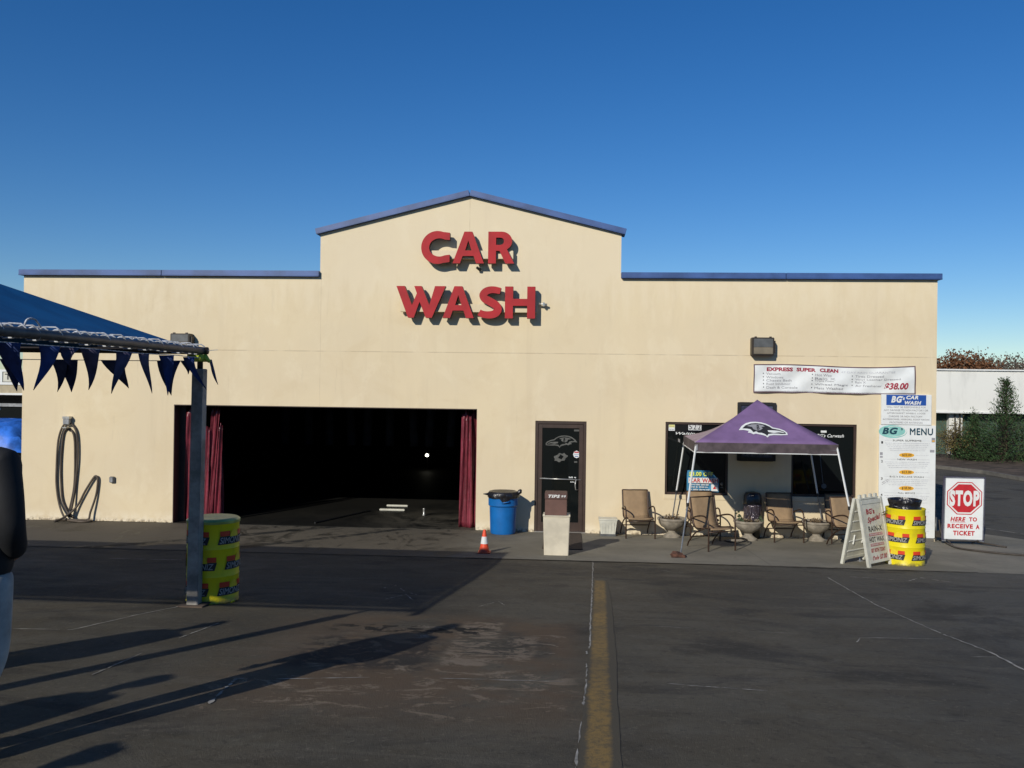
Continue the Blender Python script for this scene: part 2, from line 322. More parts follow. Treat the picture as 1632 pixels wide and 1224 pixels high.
def curve_mesh(loops, depth=0.0, offset=0.0):
    cu = bpy.data.curves.new('c', 'CURVE'); cu.offset = offset; cu.dimensions = '2D'; cu.fill_mode = 'BOTH'; cu.extrude = depth / 2
    for lp in loops:
        sp = cu.splines.new('POLY'); sp.points.add(len(lp) - 1)
        for i, p in enumerate(lp): sp.points[i].co = (p[0], p[1], 0, 1)
        sp.use_cyclic_u = True
    o = bpy.data.objects.new('c', cu); me = bpy.data.meshes.new_from_object(o)
    bpy.data.objects.remove(o); bpy.data.curves.remove(cu); return me
_tc = {}
def text_mesh(body, bold=0.0, shear=0.0, spacing=1.0):
    """flat letters in a unit box as (x, y, layer); the font's M cannot be thickened by offset, so it is laid in shifted layers"""
    k = (body, bold, shear, spacing)
    if k in _tc: return _tc[k]
    lay = 'M' in body and bold > .0012
    cu = bpy.data.curves.new('t', 'FONT'); cu.body = body; cu.size = 1; cu.offset = 0 if lay else bold; cu.shear = shear; cu.space_character = spacing
    cu.resolution_u = 3; cu.fill_mode = 'FRONT'
    o = bpy.data.objects.new('t', cu); me = bpy.data.meshes.new_from_object(o); bpy.data.objects.remove(o)
    vs = [(v.co.x, v.co.y, 0) for v in me.vertices]; fs = [tuple(p.vertices) for p in me.polygons]; bpy.data.meshes.remove(me)
    if lay:
        n_ = len(vs); f0 = list(fs); v0 = list(vs)
        for q, (dx, dy) in enumerate(((1, 0), (-1, 0), (0, .8), (0, -.8))):
            vs += [(a + dx * bold * .95, b + dy * bold, q + 1) for a, b, c in v0]; fs += [tuple(i + n_ * (q + 1) for i in f) for f in f0]
    x0 = min(v[0] for v in vs); x1 = max(v[0] for v in vs); y0 = min(v[1] for v in vs); y1 = max(v[1] for v in vs)
    vs = [((a - x0) / (x1 - x0), (b - y0) / (y1 - y0), c * .0005) for a, b, c in vs]
    _tc[k] = (vs, fs); return _tc[k]
class Plane:
    """a writing surface: origin, right and up vectors, normal towards the viewer"""
    def __init__(s, o, ux=(1, 0, 0), uy=(0, 0, 1)):
        s.o = Vector(o); s.ux = Vector(ux).normalized(); s.uy = Vector(uy).normalized(); s.n = s.ux.cross(s.uy)
    def P(s, x, y, h=0.003): return s.o + s.ux * x + s.uy * y + s.n * h
    def text(s, mb, body, x0, x1, y0, y1, bold=0, shear=0, h=.003, tilt=0):
        spacing = 1 + bold * 3; vs, fs = text_mesh(body, bold, shear, spacing); mb.add([s.P(x0 + a * (x1 - x0), y0 + b * (y1 - y0) + tilt * a, h + c) for a, b, c in vs], fs)
    def rect(s, mb, x0, x1, y0, y1, h=.002): mb.add([s.P(x0, y0, h), s.P(x1, y0, h), s.P(x1, y1, h), s.P(x0, y1, h)], [(0, 1, 2, 3)])
    def poly(s, mb, pts, h=.003):
        me = curve_mesh([pts]); mb.add([s.P(v.co.x, v.co.y, h) for v in me.vertices], [tuple(p.vertices) for p in me.polygons]); bpy.data.meshes.remove(me)
    def loops(s, mb, loops, h=.003):
        me = curve_mesh(loops); mb.add([s.P(v.co.x, v.co.y, h) for v in me.vertices], [tuple(p.vertices) for p in me.polygons]); bpy.data.meshes.remove(me)
    def greek(s, mb, x0, x1, y, t, h=.003, rnd=random):
        """a line of print too small to read: word-like strokes"""
        x = x0
        while x < x1 - t:
            wd = t * rnd.uniform(1.5, 5)
            e = min(x + wd, x1); q = x
            while q < e - t * .2:
                l = t * rnd.uniform(.35, .6); hh = t * rnd.choice((.75, .95, 1.0, .8)); s.rect(mb, q, min(q + l, e), y + (t - hh) * rnd.choice((0, 1)), y + hh, h); q += l + t * .2
            x = e + t * .55
def ell(cx, cy, rx, ry, n=32): return [(cx + rx * math.cos(2 * math.pi * i / n), cy + ry * math.sin(2 * math.pi * i / n)) for i in range(n)]

# ------------------------------------------------------------------ ground
def ground_sheet(name, mat, x0, x1, ys, dz, xs=None):
    xs = xs or [x0, x1]; mb = MB(); vs = []; fs = []
    for y in ys:
        for x in xs: vs.append((x, y, gz(y) + dz))
    nx = len(xs)
    for j in range(len(ys) - 1):
        for i in range(nx - 1): fs.append((j * nx + i, j * nx + i + 1, (j + 1) * nx + i + 1, (j + 1) * nx + i))
    mb.add(vs, fs); return tag(obj(name, mb, mat, None, True), kind='structure')
ysg = [-600, -60, -25] + [-20 + .2 * i for i in range(101)] + [3, 12, 60, 900]
ground_sheet('parking_lot_ground', M['asphalt'], -900, 900, ysg, -.002, [-900, -40, -15, 0, 15, 40, 900])
# apron with a soft right-hand end
ya = [-3.80 + .2 * i for i in range(19)] + [0.0]
mb = MB(); vs = []; fs = []
for y in ya:
    for t in range(41): vs.append((-11.0 + (9.4 + 11.0) * t / 40, y - (.035 * (t - 24) if t > 24 and y < -3.7 else 0) * .25, gz(y) + .005))
for j in range(len(ya) - 1):
    for i in range(40): fs.append((j * 41 + i, j * 41 + i + 1, (j + 1) * 41 + i + 1, (j + 1) * 41 + i))
mb.add(vs, fs); tag(obj('concrete_pavement', mb, M['concrete'], None, True), kind='structure')
mb = MB(); vs = []; fs = []
for i in range(2):
    for k, x in enumerate((6.97, 8.4)): vs.append(((6.97, 7.9)[k] if i else (6.97, 9.4)[k], 0.0 if not i else 1.6, .005))
mb.add(vs, [(0, 1, 3, 2)]); tag(obj('concrete_pavement', mb, M['concrete']), kind='structure')

def ribbon(name, pts, wd, mat, dz=.010, jit=.012, step=.12, kind='structure', taper=False):
    pts = [Vector((p[0], p[1], 0)) for p in pts]; q = []
    for a, b in zip(pts[:-1], pts[1:]):
        nseg = max(1, int((b - a).length / step))
        for i in range(nseg): q.append(a.lerp(b, i / nseg))
    q.append(pts[-1]); vs = []; fs = []
    for i, p in enumerate(q):
        t = (q[min(i + 1, len(q) - 1)] - q[max(i - 1, 0)]).normalized(); nn = Vector((-t.y, t.x, 0)); o = nn * random.uniform(-jit, jit)
        ww = wd * (random.uniform(.45, 1.3) if jit > .005 else random.uniform(.96, 1.04)) / 2
        for sgn in (-1, 1):
            v = p + o + nn * ww * sgn; vs.append((v.x, v.y, gz(v.y) + dz))
    for i in range(len(q) - 1): fs.append((2 * i, 2 * i + 1, 2 * i + 3, 2 * i + 2))
    mb = MB().add(vs, fs); return tag(obj(name, mb, mat), kind=kind)
def dashes(pts, wd, mat, keep=.7, seg=.35):
    """a broken crack: short worn pieces along a line"""
    P_ = [Vector((p[0], p[1])) for p in pts]
    mb = MB()
    for a, b in zip(P_[:-1], P_[1:]):
        L_ = (b - a).length; t = 0
        while t < L_:
            l = random.uniform(.3, 1.4) * seg
            if random.random() < keep:
                s0 = a.lerp(b, t / L_); s1 = a.lerp(b, min(1, (t + l) / L_)); nsub = 4; d_ = (b - a).normalized(); nn = Vector((-d_.y, d_.x)); vs = []; fs = []
                for i in range(nsub + 1):
                    p = s0.lerp(s1, i / nsub) + nn * random.uniform(-.004, .004); ww = wd * random.uniform(.4, 1.2) / 2 * (0.2 if i in (0, nsub) else 1)
                    for sg in (-1, 1): v = p + nn * ww * sg; vs.append((v.x, v.y, gz(v.y) + .003))
                for i in range(nsub): fs.append((2 * i, 2 * i + 1, 2 * i + 3, 2 * i + 2))
                mb.add(vs, fs)
            t += l * random.uniform(.9, 1.3)
    return tag(obj('pavement_crack', mb, mat), kind='structure')
yl = [(.39, -5.9), (.37, -7.2), (.30, -9.4), (.26, -10.5), (.20, -11.8), (.157, -12.9), (.12, -14.5)]
ribbon('road_marking', yl, .21, M['paintyellow'], .002, .004, .2)
ribbon('pavement_crack', [(.36, -3.85), (.31, -5.6), (.26, -7.2), (.205, -9.0), (.17, -10.2)], .013, M['crackpale'], .003, .006, .06)
dashes([(.145, -10.3), (.123, -11.3), (.045, -12.9), (.0, -14.2)], .016, M['crackpale'], .97, .3)
ribbon('pavement_crack', [(3.563, -4.83), (3.45, -6.2), (3.363, -7.4), (3.366, -9.0)], .015, M['crackpale'], .003, .006, .06)
ribbon('pavement_crack', [(3.37, -9.05), (3.42, -9.8), (3.368, -10.44), (3.36, -12)], .020, M['crackpale'], .003, .006, .06)
ribbon('pavement_crack', [(2.444, -9.56), (2.532, -9.356), (2.9, -9.31), (3.266, -9.29)], .012, M['crackpale'], .003, .006, .06)
dashes([(-4.9, -10.2), (-4.127, -10.143)], .018, M['crackpale'], .9)
ribbon('pavement_crack', [(-4.127, -10.143), (-3.95, -9.3), (-3.80, -8.82)], .015, M['crackpale'], .003, .006, .06)
dashes([(-3.128, -11.604), (-3.14, -10.6), (-3.08, -9.63)], .018, M['crackpale'], .7)
dashes([(-2.1, -12.15), (-2.17, -11.55), (-1.95, -11.5)], .03, M['crackpale'], .8, .12)
dashes([(-1.913, -11.523), (-1.2, -11.35), (-.02, -11.307)], .016, M['crackpale'], .6, .25)
dashes([(.4, -11.2), (.9, -11.3), (1.3, -11.35)], .014, M['crackpale'], .4, .2)
dashes([(.75, -9.1), (2.0, -9.25)], .009, M['crackpale'], .5, .3)
dashes([(2.7, -10.05), (3.4, -10.0)], .010, M['crackpale'], .5, .2)
dashes([(3.9, -4.7), (4.6, -5.0), (4.9, -4.6), (5.2, -5.1)], .03, M['crackpale'], .5, .12)
dashes([(1.3, -4.6), (2.1, -5.0)], .025, M['crackpale'], .35, .12)
dashes([(-1.95, -8.0), (-1.8, -7.6), (-1.65, -8.0)], .012, M['crackpale'], .8, .12)
dashes([(-.92, -8.3), (-.75, -7.9), (-.6, -8.35)], .012, M['crackpale'], .7, .12)
ribbon('pavement_crack', [(-1.6, -3.81), (0, -3.82), (3.0, -3.81), (6.0, -3.9)], .03, M['soil'], .009, .006, .1)
dashes([(-7.3, -5.0), (-5.6, -4.9), (-4.6, -5.2)], .02, M['greyink'], .5, .25)
dashes([(-2.2, -7.3), (-2.05, -6.9), (-1.85, -7.4), (-1.6, -7.7)], .014, M['crackpale'], .6, .12)
# far right: side drive edge, planting bed and kerb
def flat(name, pts, z, mat):
    mb = MB(); me = curve_mesh([pts]); mb.add([(v.co.x, v.co.y, z) for v in me.vertices], [tuple(p.vertices) for p in me.polygons]); bpy.data.meshes.remove(me)
    return tag(obj(name, mb, mat), kind='structure')
kb = [(10.5, 18.6), (13.4, 17.2), (14.6, 14.6), (14.9, 11.2), (15.6, 8.6)]
mb = MB()
for a, b in zip(kb[:-1], kb[1:]):
    a, b = Vector((*a, 0)), Vector((*b, 0)); t = (b - a).normalized(); mb.obox((a + b) / 2 + Vector((0, 0, .06)), t, Vector((-t.y, t.x, 0)), (0, 0, 1), (b - a).length / 2 + .04, .07, .07)
tag(obj('kerb', mb, M['kerb'], None, False, .015), kind='structure')
mb = MB(); vs = []; fs = []
bx = [p[0] + .06 for p in kb]; N_ = 22
for j, (x, y) in enumerate(kb):
    for i in range(N_): t = i / (N_ - 1); vs.append((x + .06 + t * 14, y + .06 * t + t * 4, .09 + .35 * min(1, t * 4) * (1 - .2 * math.sin(i * 1.7 + j)) * .6))
for j in range(len(kb) - 1):
    for i in range(N_ - 1): fs.append((j * N_ + i, j * N_ + i + 1, (j + 1) * N_ + i + 1, (j + 1) * N_ + i))
mb.add(vs, fs); tag(obj('planting_bed_ground', mb, M['mulch'], None, True), kind='structure')
dashes([(7.9, 3.2), (9.3, 1.1), (10.0, -1.5)], .05, M['crackpale'], .8, .8)
dashes([(7.2, -3.2), (7.6, -2.6)], .03, M['crackpale'], .8, .3)

# ------------------------------------------------------------------ the car wash building
XL, XR, T = -11.285, 6.97, 5.03
B = thing('car_wash_building', 'cream stucco car wash with blue roof edging, low gable and open wash bay', 'building', (-2.1, 0, 0))
GL, GR, GS, PKX, PKZ = -5.075, .94, 5.89, -2.064, 6.64
outer = [(XL, -.08), (XR, -.08), (XR, T), (GR, T), (GR, GS), (PKX, PKZ), (GL, GS), (GL, T), (XL, T)]
def rc(x0, x1, z0, z1): return [(x0, z0), (x0, z1), (x1, z1), (x1, z0)]
BAY = (-8.06, -1.866, -.06, 2.414); DOOR = (-.704, .304, -.05, 2.2); W1 = (1.843, 3.06, .80, 2.218); W2 = (4.264, 5.49, .81, 2.222)
me = curve_mesh([outer] + [rc(*q) for q in (BAY, DOOR, W1, W2)], .25)
me.transform(Matrix(((1, 0, 0, 0), (0, 0, -1, .125), (0, 1, 0, 0), (0, 0, 0, 1))))
link('front_wall', me, M['wall'], B)
DEP = 15.0
obj('side_wall', MB().box(XL, XL + .25, .25, DEP, -.08, T), M['wall'], B)
obj('side_wall', MB().box(XR - .25, XR, .25, DEP, -.08, T), M['wall'], B)
obj('back_wall', MB().box(XL, XR, DEP, DEP + .25, -.08, T), M['wall'], B)
obj('roof', MB().box(XL + .25, XR - .25, .25, DEP, T - .35, T - .15), M['slate'], B)
obj('gable_back', MB().box(GL, GR, .25, .4, T - .15, GS), M['wall'], B)
def coping(x0, z0, x1, z1):
    a, b = Vector((x0, 0, z0)), Vector((x1, 0, z1)); t = (b - a).normalized(); nn = Vector((-t.z, 0, t.x))
    mb = MB(); mb.obox((a + b) / 2 + nn * .055 + Vector((0, .10, 0)), t, (0, 1, 0), nn, (b - a).length / 2, .18, .058)
    mb.obox((a + b) / 2 + nn * .004 + Vector((0, -.083, 0)), t, (0, 1, 0), nn, (b - a).length / 2, .006, .012)
    return obj('roof_coping', mb, M['coping'], B, False, .006)
coping(XL - .07, T, -8.335, T); coping(-8.325, T, GL - .004, T - .005)
coping(GR + .004, T - .01, 4.1, T - .01); coping(4.11, T - .01, XR + .06, T - .01)
coping(GL - .07, GS - .017, PKX - .0, PKZ + .0); coping(PKX + .0, PKZ + .002, GR + .07, GS - .015)
obj('roof_coping', MB().box(XL - .06, XL + .30, .30, DEP, T, T + .11), M['coping'], B)
obj('roof_coping', MB().box(XR - .30, XR + .06, .30, DEP, T - .01, T + .10), M['coping'], B)
# dark wash bay behind the opening
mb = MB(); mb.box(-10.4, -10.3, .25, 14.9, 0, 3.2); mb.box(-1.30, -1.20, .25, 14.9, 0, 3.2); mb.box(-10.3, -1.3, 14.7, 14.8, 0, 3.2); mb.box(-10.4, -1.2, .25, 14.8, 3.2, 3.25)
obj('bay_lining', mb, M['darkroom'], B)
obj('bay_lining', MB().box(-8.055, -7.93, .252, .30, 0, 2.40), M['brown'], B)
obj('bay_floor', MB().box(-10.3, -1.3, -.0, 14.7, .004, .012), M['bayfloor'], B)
mb = MB(); mb.box(-8.06, -8.045, -.004, .25, 0, 2.41); mb.box(-8.045, -1.88, -.004, .25, 2.398, 2.412); obj('bay_door_trim', mb, M['brown'], B)
# rollers, guide bars and wash cloths standing in the gloom
mb = MB()
for k in range(9): mb.tube([(-7.4 + k * .55, 5.0, 2.9), (-7.4 + k * .55 + random.uniform(-.1, .1), 5.0, 1.3)], .12, 6)
dk = pm('dark_blue_cloth', (.008, .014, .03), .8, .4, 4); mt = thing('wash_mitter', 'dark hanging wash cloths deep inside the unlit wash bay', 'car wash curtain', (-5, 5, 1.0)); obj('cloth', mb, dk, mt, True)
obj('hanger_bar', MB().box(-7.7, -2.7, 4.96, 5.04, 2.9, 3.0), M['black'], mt)
gr_ = thing('floor_grate', 'pale metal guide frame lying on the wet wash bay floor', 'floor grate', (-4.1, 2.7, .012))
mb = MB()
obj('bar', MB().box(-4.32, -3.74, 2.32, 2.41, .014, .055), M['offwhite'], gr_, False, .01)
obj('bar', MB().box(-4.30, -3.80, 3.0, 3.06, .014, .055), M['offwhite'], gr_, False, .01)
mb = MB(); mb.tube([(-4.5, 2.2, .03), (-5.2, .3, .03)], .02, 6); obj('rail', mb, M['black'], gr_)
bl = thing('bay_lamp', 'small bright bulb glowing at the far end of the wash bay', 'lamp', (-4.9, 12.4, .95))
P0 = Vector((-4.86, 12.0, .50)); obj('bulb', MB().lathe([(.005, -.05), (.05, -.03), (.065, .01), (.04, .05), (.005, .06)], P0, 12), M['lit'], bl, True)
obj('holder', MB().tube([P0 + Vector((0, .12, .02)), P0 + Vector((0, .04, 0))], .03, 8), M['black'], bl)
obj('holder', MB().tube([P0 + Vector((0, .1, -.46)), P0 + Vector((0, .1, .02))], .015, 6), M['black'], bl)
st_ = thing('glint_post', 'small metal fitting added to make the bright spots on the wash bay floor', 'metal fitting', (-3.2, 1.6, .012))
obj('post', MB().lathe([(.035, 0), (.035, .02), (.022, .03), (.022, .13), (.03, .14), (.02, .16)], (-3.2, 1.75, .012), 12), M['silver'], st_, True)  # silver post added to stand in for bright spots on the floor

# maroon strip curtains
def strips(name, label, spec, group='maroon strip curtains of the wash bay'):
    t = thing(name, label, 'curtain', (spec[0][0], .28, 0), group)
    for (xt, wt, zt, xb, wb, zb, yy) in spec:
        mb = MB(); n_ = 14; m_ = 22; vs = []; fs = []
        ph = random.uniform(0, 6)
        for j in range(m_ + 1):
            v = j / m_; xc = xt + (xb - xt) * v; ww = wt + (wb - wt) * v; z = zt + (zb - zt) * v
            for i in range(n_ + 1):
                u = i / n_; zz = z + (.05 * math.sin(u * 9 + ph) + .03 * math.sin(u * 23 + ph)) * (1 - v) ** 3 - (.02 * abs(math.sin(u * 7)) if j == m_ else 0)
                vs.append((xc + (u - .5) * ww, yy + .030 * math.sin(u * (5 + 3 * v) + ph + v * 2.2) + .008 * math.sin(u * 17 + v * 4), max(zz, .015)))
        for j in range(m_):
            for i in range(n_): fs.append((j * (n_ + 1) + i, j * (n_ + 1) + i + 1, (j + 1) * (n_ + 1) + i + 1, (j + 1) * (n_ + 1) + i))
        mb.add(vs, fs); me = mb.mesh(); b = bmesh.new(); b.from_mesh(me); bmesh.ops.solidify(b, geom=b.faces[:], thickness=.006); b.to_mesh(me); b.free()
        link('strip', me, M['maroon'], t, True)
    return t
strips('strip_curtain', 'torn maroon vinyl strips hanging at the left side of the wash bay',
       [(-7.84, .22, 2.28, -7.88, .36, .02, .30), (-7.55, .16, 1.95, -7.62, .36, .02, .36), (-7.40, .10, 2.30, -7.50, .20, .02, .42), (-7.27, .08, 2.33, -7.42, .12, .02, .34), (-7.20, .06, 1.98, -7.24, .16, .02, .30), (-7.20, .04, 1.55, -7.17, .06, .02, .36)])
strips('strip_curtain', 'maroon vinyl strips gathered at the right side of the wash bay',
       [(-2.12, .17, 2.33, -2.12, .24, .02, .30), (-1.97, .15, 2.33, -1.98, .22, .02, .36), (-2.06, .10, 2.3, -2.02, .16, .02, .26)])

# ------------------------------------------------------------------ door and windows
def etched_bird(pl, x0, x1, y0, y1, mats, mirror, parent, name='emblem', h=.004):
    """the bird-head emblem: layered outline, head, crest stripes, letter and beak"""
    def mp(pts):
        r = []
        for px, py in pts:
            u = (px - 603) / (1068 - 603); v = (388 - py) / (388 - 243)
            if mirror: u = 1 - u
            r.append((x0 + u * (x1 - x0), y0 + v * (y1 - y0)))
        return r
    outl = [(603, 322), (640, 285), (690, 258), (740, 246), (790, 243), (840, 246), (885, 257), (915, 270), (945, 290), (1000, 300), (1045, 318), (1066, 338), (1064, 360), (1000, 363), (930, 362), (885, 368), (862, 388), (845, 370), (800, 358), (760, 350), (735, 358), (712, 345), (685, 342), (700, 325), (650, 318)]
    head = [(642, 306), (680, 278), (740, 259), (790, 255), (835, 258), (880, 268), (915, 284), (935, 300), (990, 311), (1035, 327), (1052, 342), (1046, 352), (1000, 352), (930, 347), (880, 353), (862, 372), (850, 355), (820, 342), (790, 342), (770, 328), (742, 338), (722, 312), (690, 306)]
    crest = [(692, 283), (745, 268), (800, 265), (850, 272), (868, 283), (832, 289), (842, 302), (812, 318), (775, 322), (748, 308), (742, 290)]
    beak = [(884, 318), (930, 318), (985, 322), (1030, 335), (1040, 344), (985, 336), (945, 336), (1000, 346), (930, 342), (886, 334)]
    mb = MB(); pl.poly(mb, mp(outl), h); o = obj(name, mb, mats[0], parent)
    mb = MB(); pl.poly(mb, mp(head), h + .0025); obj(name + '_head', mb, mats[1], parent)
    mb = MB(); pl.poly(mb, mp(crest), h + .005); obj(name + '_crest', mb, mats[2], parent)
    mb = MB(); pl.poly(mb, mp(beak), h + .005); obj(name + '_beak', mb, mats[0], parent)
    a, b = mp([(782, 314), (812, 272)]); mb = MB(); pl.text(mb, 'B', min(a[0], b[0]), max(a[0], b[0]), a[1], b[1], .03, .25, h + .0075); obj(name + '_letter', mb, mats[1], parent)
    return o
D = bpy.data.objects.new('door', None); col.objects.link(D); D.parent = B; D.location = Vector((-.2, .06, 0)) - rootpos(B)
x0, x1, zt = DOOR[0], DOOR[1], DOOR[3]
mb = MB(); mb.box(x0 + .003, x0 + .055, .02, .14, 0, zt - .003); mb.box(x1 - .055, x1 - .003, .02, .14, 0, zt - .003); mb.box(x0 + .055, x1 - .055, .02, .14, zt - .058, zt - .003); obj('frame', mb, M['brown'], D, False, .004)
mb = MB(); mb.box(x0 + .06, x0 + .14, .035, .09, .02, zt - .065); mb.box(x1 - .14, x1 - .06, .035, .09, .02, zt - .065); mb.box(x0 + .14, x1 - .14, .036, .09, zt - .14, zt - .066); mb.box(x0 + .14, x1 - .14, .036, .09, .02, .20); obj('leaf', mb, M['brown'], D, False, .004)
obj('glass', MB().box(x0 + .14, x1 - .14, .055, .065, .20, zt - .14), M['glass'], D)
mb = MB(); mb.tube([(x0 + .1, .03, 1.06), (x1 - .1, .03, 1.045)], .011, 8); obj('push_bar', mb, M['silver'], D, True)
mb = MB(); mb.tube([(x1 - .155, .03, 1.05), (x1 - .20, -.03, 1.04), (x1 - .21, -.035, .95), (x1 - .20, -.03, .86), (x1 - .155, .03, .85)], .011, 8); obj('handle', mb, M['silver'], D, True)
obj('lock', MB().lathe([(.018, 0), (.018, .012), (.002, .014)], (0, 0, 0), 12), M['silver'], D).location = Vector((x1 - .10, .03, 1.19)) - rootpos(D)
bpy.data.objects['lock'].rotation_euler = (R(90), 0, 0)
obj('threshold', MB().box(x0 + .003, x1 - .003, -.03, .13, -.01, .018), M['silver'], D)
gp = Plane((0, .055, 0))
etched_bird(gp, -.50, .13, 1.67, 1.915, (M['etch'], M['glass'], M['etch']), True, D, 'decal')
mb = MB(); pts = [(-.20 + .13 * math.cos(a) * (1 + .13 * math.sin(5 * a + 1)), 1.48 + .085 * math.sin(a + .3) * (1 + .16 * math.cos(7 * a))) for a in [i / 30 * 2 * math.pi for i in range(30)]]
gp.poly(mb, pts, .004); obj('decal', mb, M['etch'], D)
mb = MB(); gp.poly(mb, [(-.2 + p, 1.49 + q) for p, q in [(-.05, -.02), (.0, .05), (.06, .01), (.02, -.05)]], .006); obj('decal', mb, M['glass'], D)
for q in range(1): mb = MB(); gp.poly(mb, ell(.115, 1.545, .068, .075, 8), .004); obj('sticker', mb, M['signwhite'], D)
mb = MB(); gp.rect(mb, .07, .16, 1.575, 1.60, .006); obj('sticker_print', mb, M['redink'], D)
mb = MB(); gp.rect(mb, .065, .165, 1.545, 1.553, .006); obj('sticker_print', mb, M['blueink'], D)
mb = MB(); gp.rect(mb, .08, .15, 1.50, 1.515, .006); obj('sticker_print', mb, M['blueink'], D)
mb = MB(); gp.rect(mb, .06, .16, 2.0, 2.035, .004); obj('sticker', mb, M['etch'], D)
mb = MB(); gp.rect(mb, .07, .13, 1.38, 1.41, .004); obj('sticker', mb, M['etch'], D)
mb = MB(); gp.greek(mb, -.03, .12, 1.075, .03, .004); gp.greek(mb, -.02, .10, 1.03, .025, .004); gp.greek(mb, .0, .08, .99, .02, .004); obj('sticker', mb, M['signwhite'], D)

def window(q, name='window'):
    x0, x1, z0, z1 = q; wdw = bpy.data.objects.new(name, None); col.objects.link(wdw); wdw.parent = B; wdw.location = Vector(((x0 + x1) / 2, .05, z0)) - rootpos(B)
    mb = MB(); t = .045; mb.box(x0 + .002, x0 + t, .03, .12, z0 + .002, z1 - .002); mb.box(x1 - t, x1 - .002, .03, .12, z0 + .002, z1 - .002)
    mb.box(x0 + t, x1 - t, .03, .12, z1 - t, z1 - .002); mb.box(x0 + t, x1 - t, .03, .12, z0 + .002, z0 + t); obj('frame', mb, M['brown'], wdw, False, .004)
    obj('pane', MB().box(x0 + t, x1 - t, .06, .07, z0 + t, z1 - t), M['glass'], wdw)
    obj('sill', MB().box(x0 - .02, x1 + .02, -.012, .028, z0 - .09, z0 - .002), M['wall'], wdw, False, .004)
    return wdw
w1 = window(W1); w2 = window(W2); wp = Plane((0, .06, 0))
mb = MB(); wp.rect(mb, 1.91, 2.03, 2.045, 2.165, .004); obj('sticker', mb, M['signwhite'], w1)
mb = MB(); wp.rect(mb, 1.915, 2.025, 2.11, 2.16, .006); obj('sticker_print', mb, pm('sticker_yellow', (.75, .70, .22)), w1)
mb = MB(); wp.greek(mb, 1.92, 2.02, 2.06, .022, .006); wp.greek(mb, 1.92, 2.02, 2.125, .018, .008); obj('sticker_print', mb, M['greyink'], w1)
for k, ch_ in enumerate('522'):
    mb = MB(); wp.rect(mb, 2.292 + k * .085, 2.373 + k * .085, 2.06, 2.195, .004); obj('number_plate', mb, M['numplate'], w1)
    mb = MB(); wp.text(mb, ch_, 2.305 + k * .085, 2.36 + k * .085, 2.075, 2.18, .01, 0, .006); obj('number', mb, M['ink'], w1)
mb = MB(); wp.text(mb, 'Waiting', 2.05, 2.50, 1.955, 2.02, .015, .35, .004); obj('lettering', mb, M['white'], w1)
mb = MB(); wp.text(mb, "BG's Carwash", 4.75, 5.27, 1.965, 2.03, .015, .35, .004); obj('lettering', mb, M['white'], w2)
mb = MB(); wp.rect(mb, 4.83, 4.94, 2.055, 2.095, .004); obj('sticker', mb, M['white'], w2)
mb = MB(); wp.poly(mb, ell(3.0 - .05, 1.02, .03, .03, 10), .004); wp.rect(mb, 2.93, 2.97, .94, .96, .004); obj('sticker', mb, M['etch'], w1)
mb = MB(); wp.poly(mb, ell(4.90, 1.02, .05, .05, 10), .004); wp.poly(mb, [(4.80, 1.75), (4.81, 1.75), (4.89, 1.06), (4.88, 1.06)], .004); obj('decal', mb, M['slate'], w2)
# coupon poster in the left window
ps = thing('coupon_poster', 'curled blue and white coupon poster standing in the left window', 'poster', (2.5, .03, .86))
pp = Plane((2.27, .045, .83)); pw, phh = .62, .415
mb = MB(); n_ = 16; vs = []; fs = []
for i in range(n_ + 1):
    u = i / n_; yb = .040 - .02 * math.cos(u * 5); zt_ = phh if u < .72 else phh - (u - .72) / .28 * .17
    vs += [(2.27 + u * pw, yb, .862), (2.27 + u * pw, yb, .862 + zt_), (2.27 + u * pw, yb + .004, .862), (2.27 + u * pw, yb + .004, .862 + zt_)]
for i in range(n_): a = 4 * i; fs += [(a, a + 4, a + 5, a + 1), (a + 2, a + 3, a + 7, a + 6), (a + 1, a + 5, a + 7, a + 3), (a, a + 2, a + 6, a + 4)]
mb.add(vs, fs); obj('sheet', mb, pm('poster_blue', (.05, .24, .42), .5, .15, 5), ps)
pp = Plane((2.27, .017, .862))
mb = MB(); pp.text(mb, '$3.00 OFF', .04, .50, .295, .39, .03); obj('lettering', mb, pm('lime_ink', (.72, .80, .12)), ps)
mb = MB(); pp.rect(mb, .03, .60, .17, .275, .001); pp.greek(mb, .05, .42, .125, .028); pp.greek(mb, .08, .40, .08, .028); pp.greek(mb, .04, .44, .03, .028); pp.rect(mb, .47, .60, .02, .15, .001); obj('panel', mb, M['white'], ps)
mb = MB(); pp.text(mb, 'CAR WASH', .05, .60, .18, .265, .03, 0, .004); pp.poly(mb, [(.50, .06), (.57, .06), (.535, .12)], .004); obj('lettering', mb, M['redink'], ps)

# framed poster between the windows
fp = thing('framed_poster', 'dark framed poster box on the wall between windows, partly behind purple tent', 'poster frame', (3.58, 0, 1.49))
mb = MB(); a0, a1, b0, b1 = 3.22, 3.95, 1.49, 2.62; mb.box(a0, a0 + .06, -.07, -.002, b0, b1); mb.box(a1 - .06, a1, -.07, -.002, b0, b1); mb.box(a0 + .06, a1 - .06, -.07, -.002, b1 - .06, b1); mb.box(a0 + .06, a1 - .06, -.07, -.002, b0, b0 + .07); obj('frame', mb, M['black'], fp, False, .006)
obj('picture', MB().box(a0 + .06, a1 - .06, -.045, -.003, b0 + .07, b1 - .06), pm('poster_slate', (.06, .07, .11), .25, .5, 5), fp)
mb = MB(); q = Plane((a0, -.045, b0)); q.text(mb, 'W', .2, .26, .98, 1.03, .02); q.greek(mb, .1, .62, .12, .03); q.greek(mb, .15, .5, .18, .02); obj('lettering', mb, M['greyink'], fp)

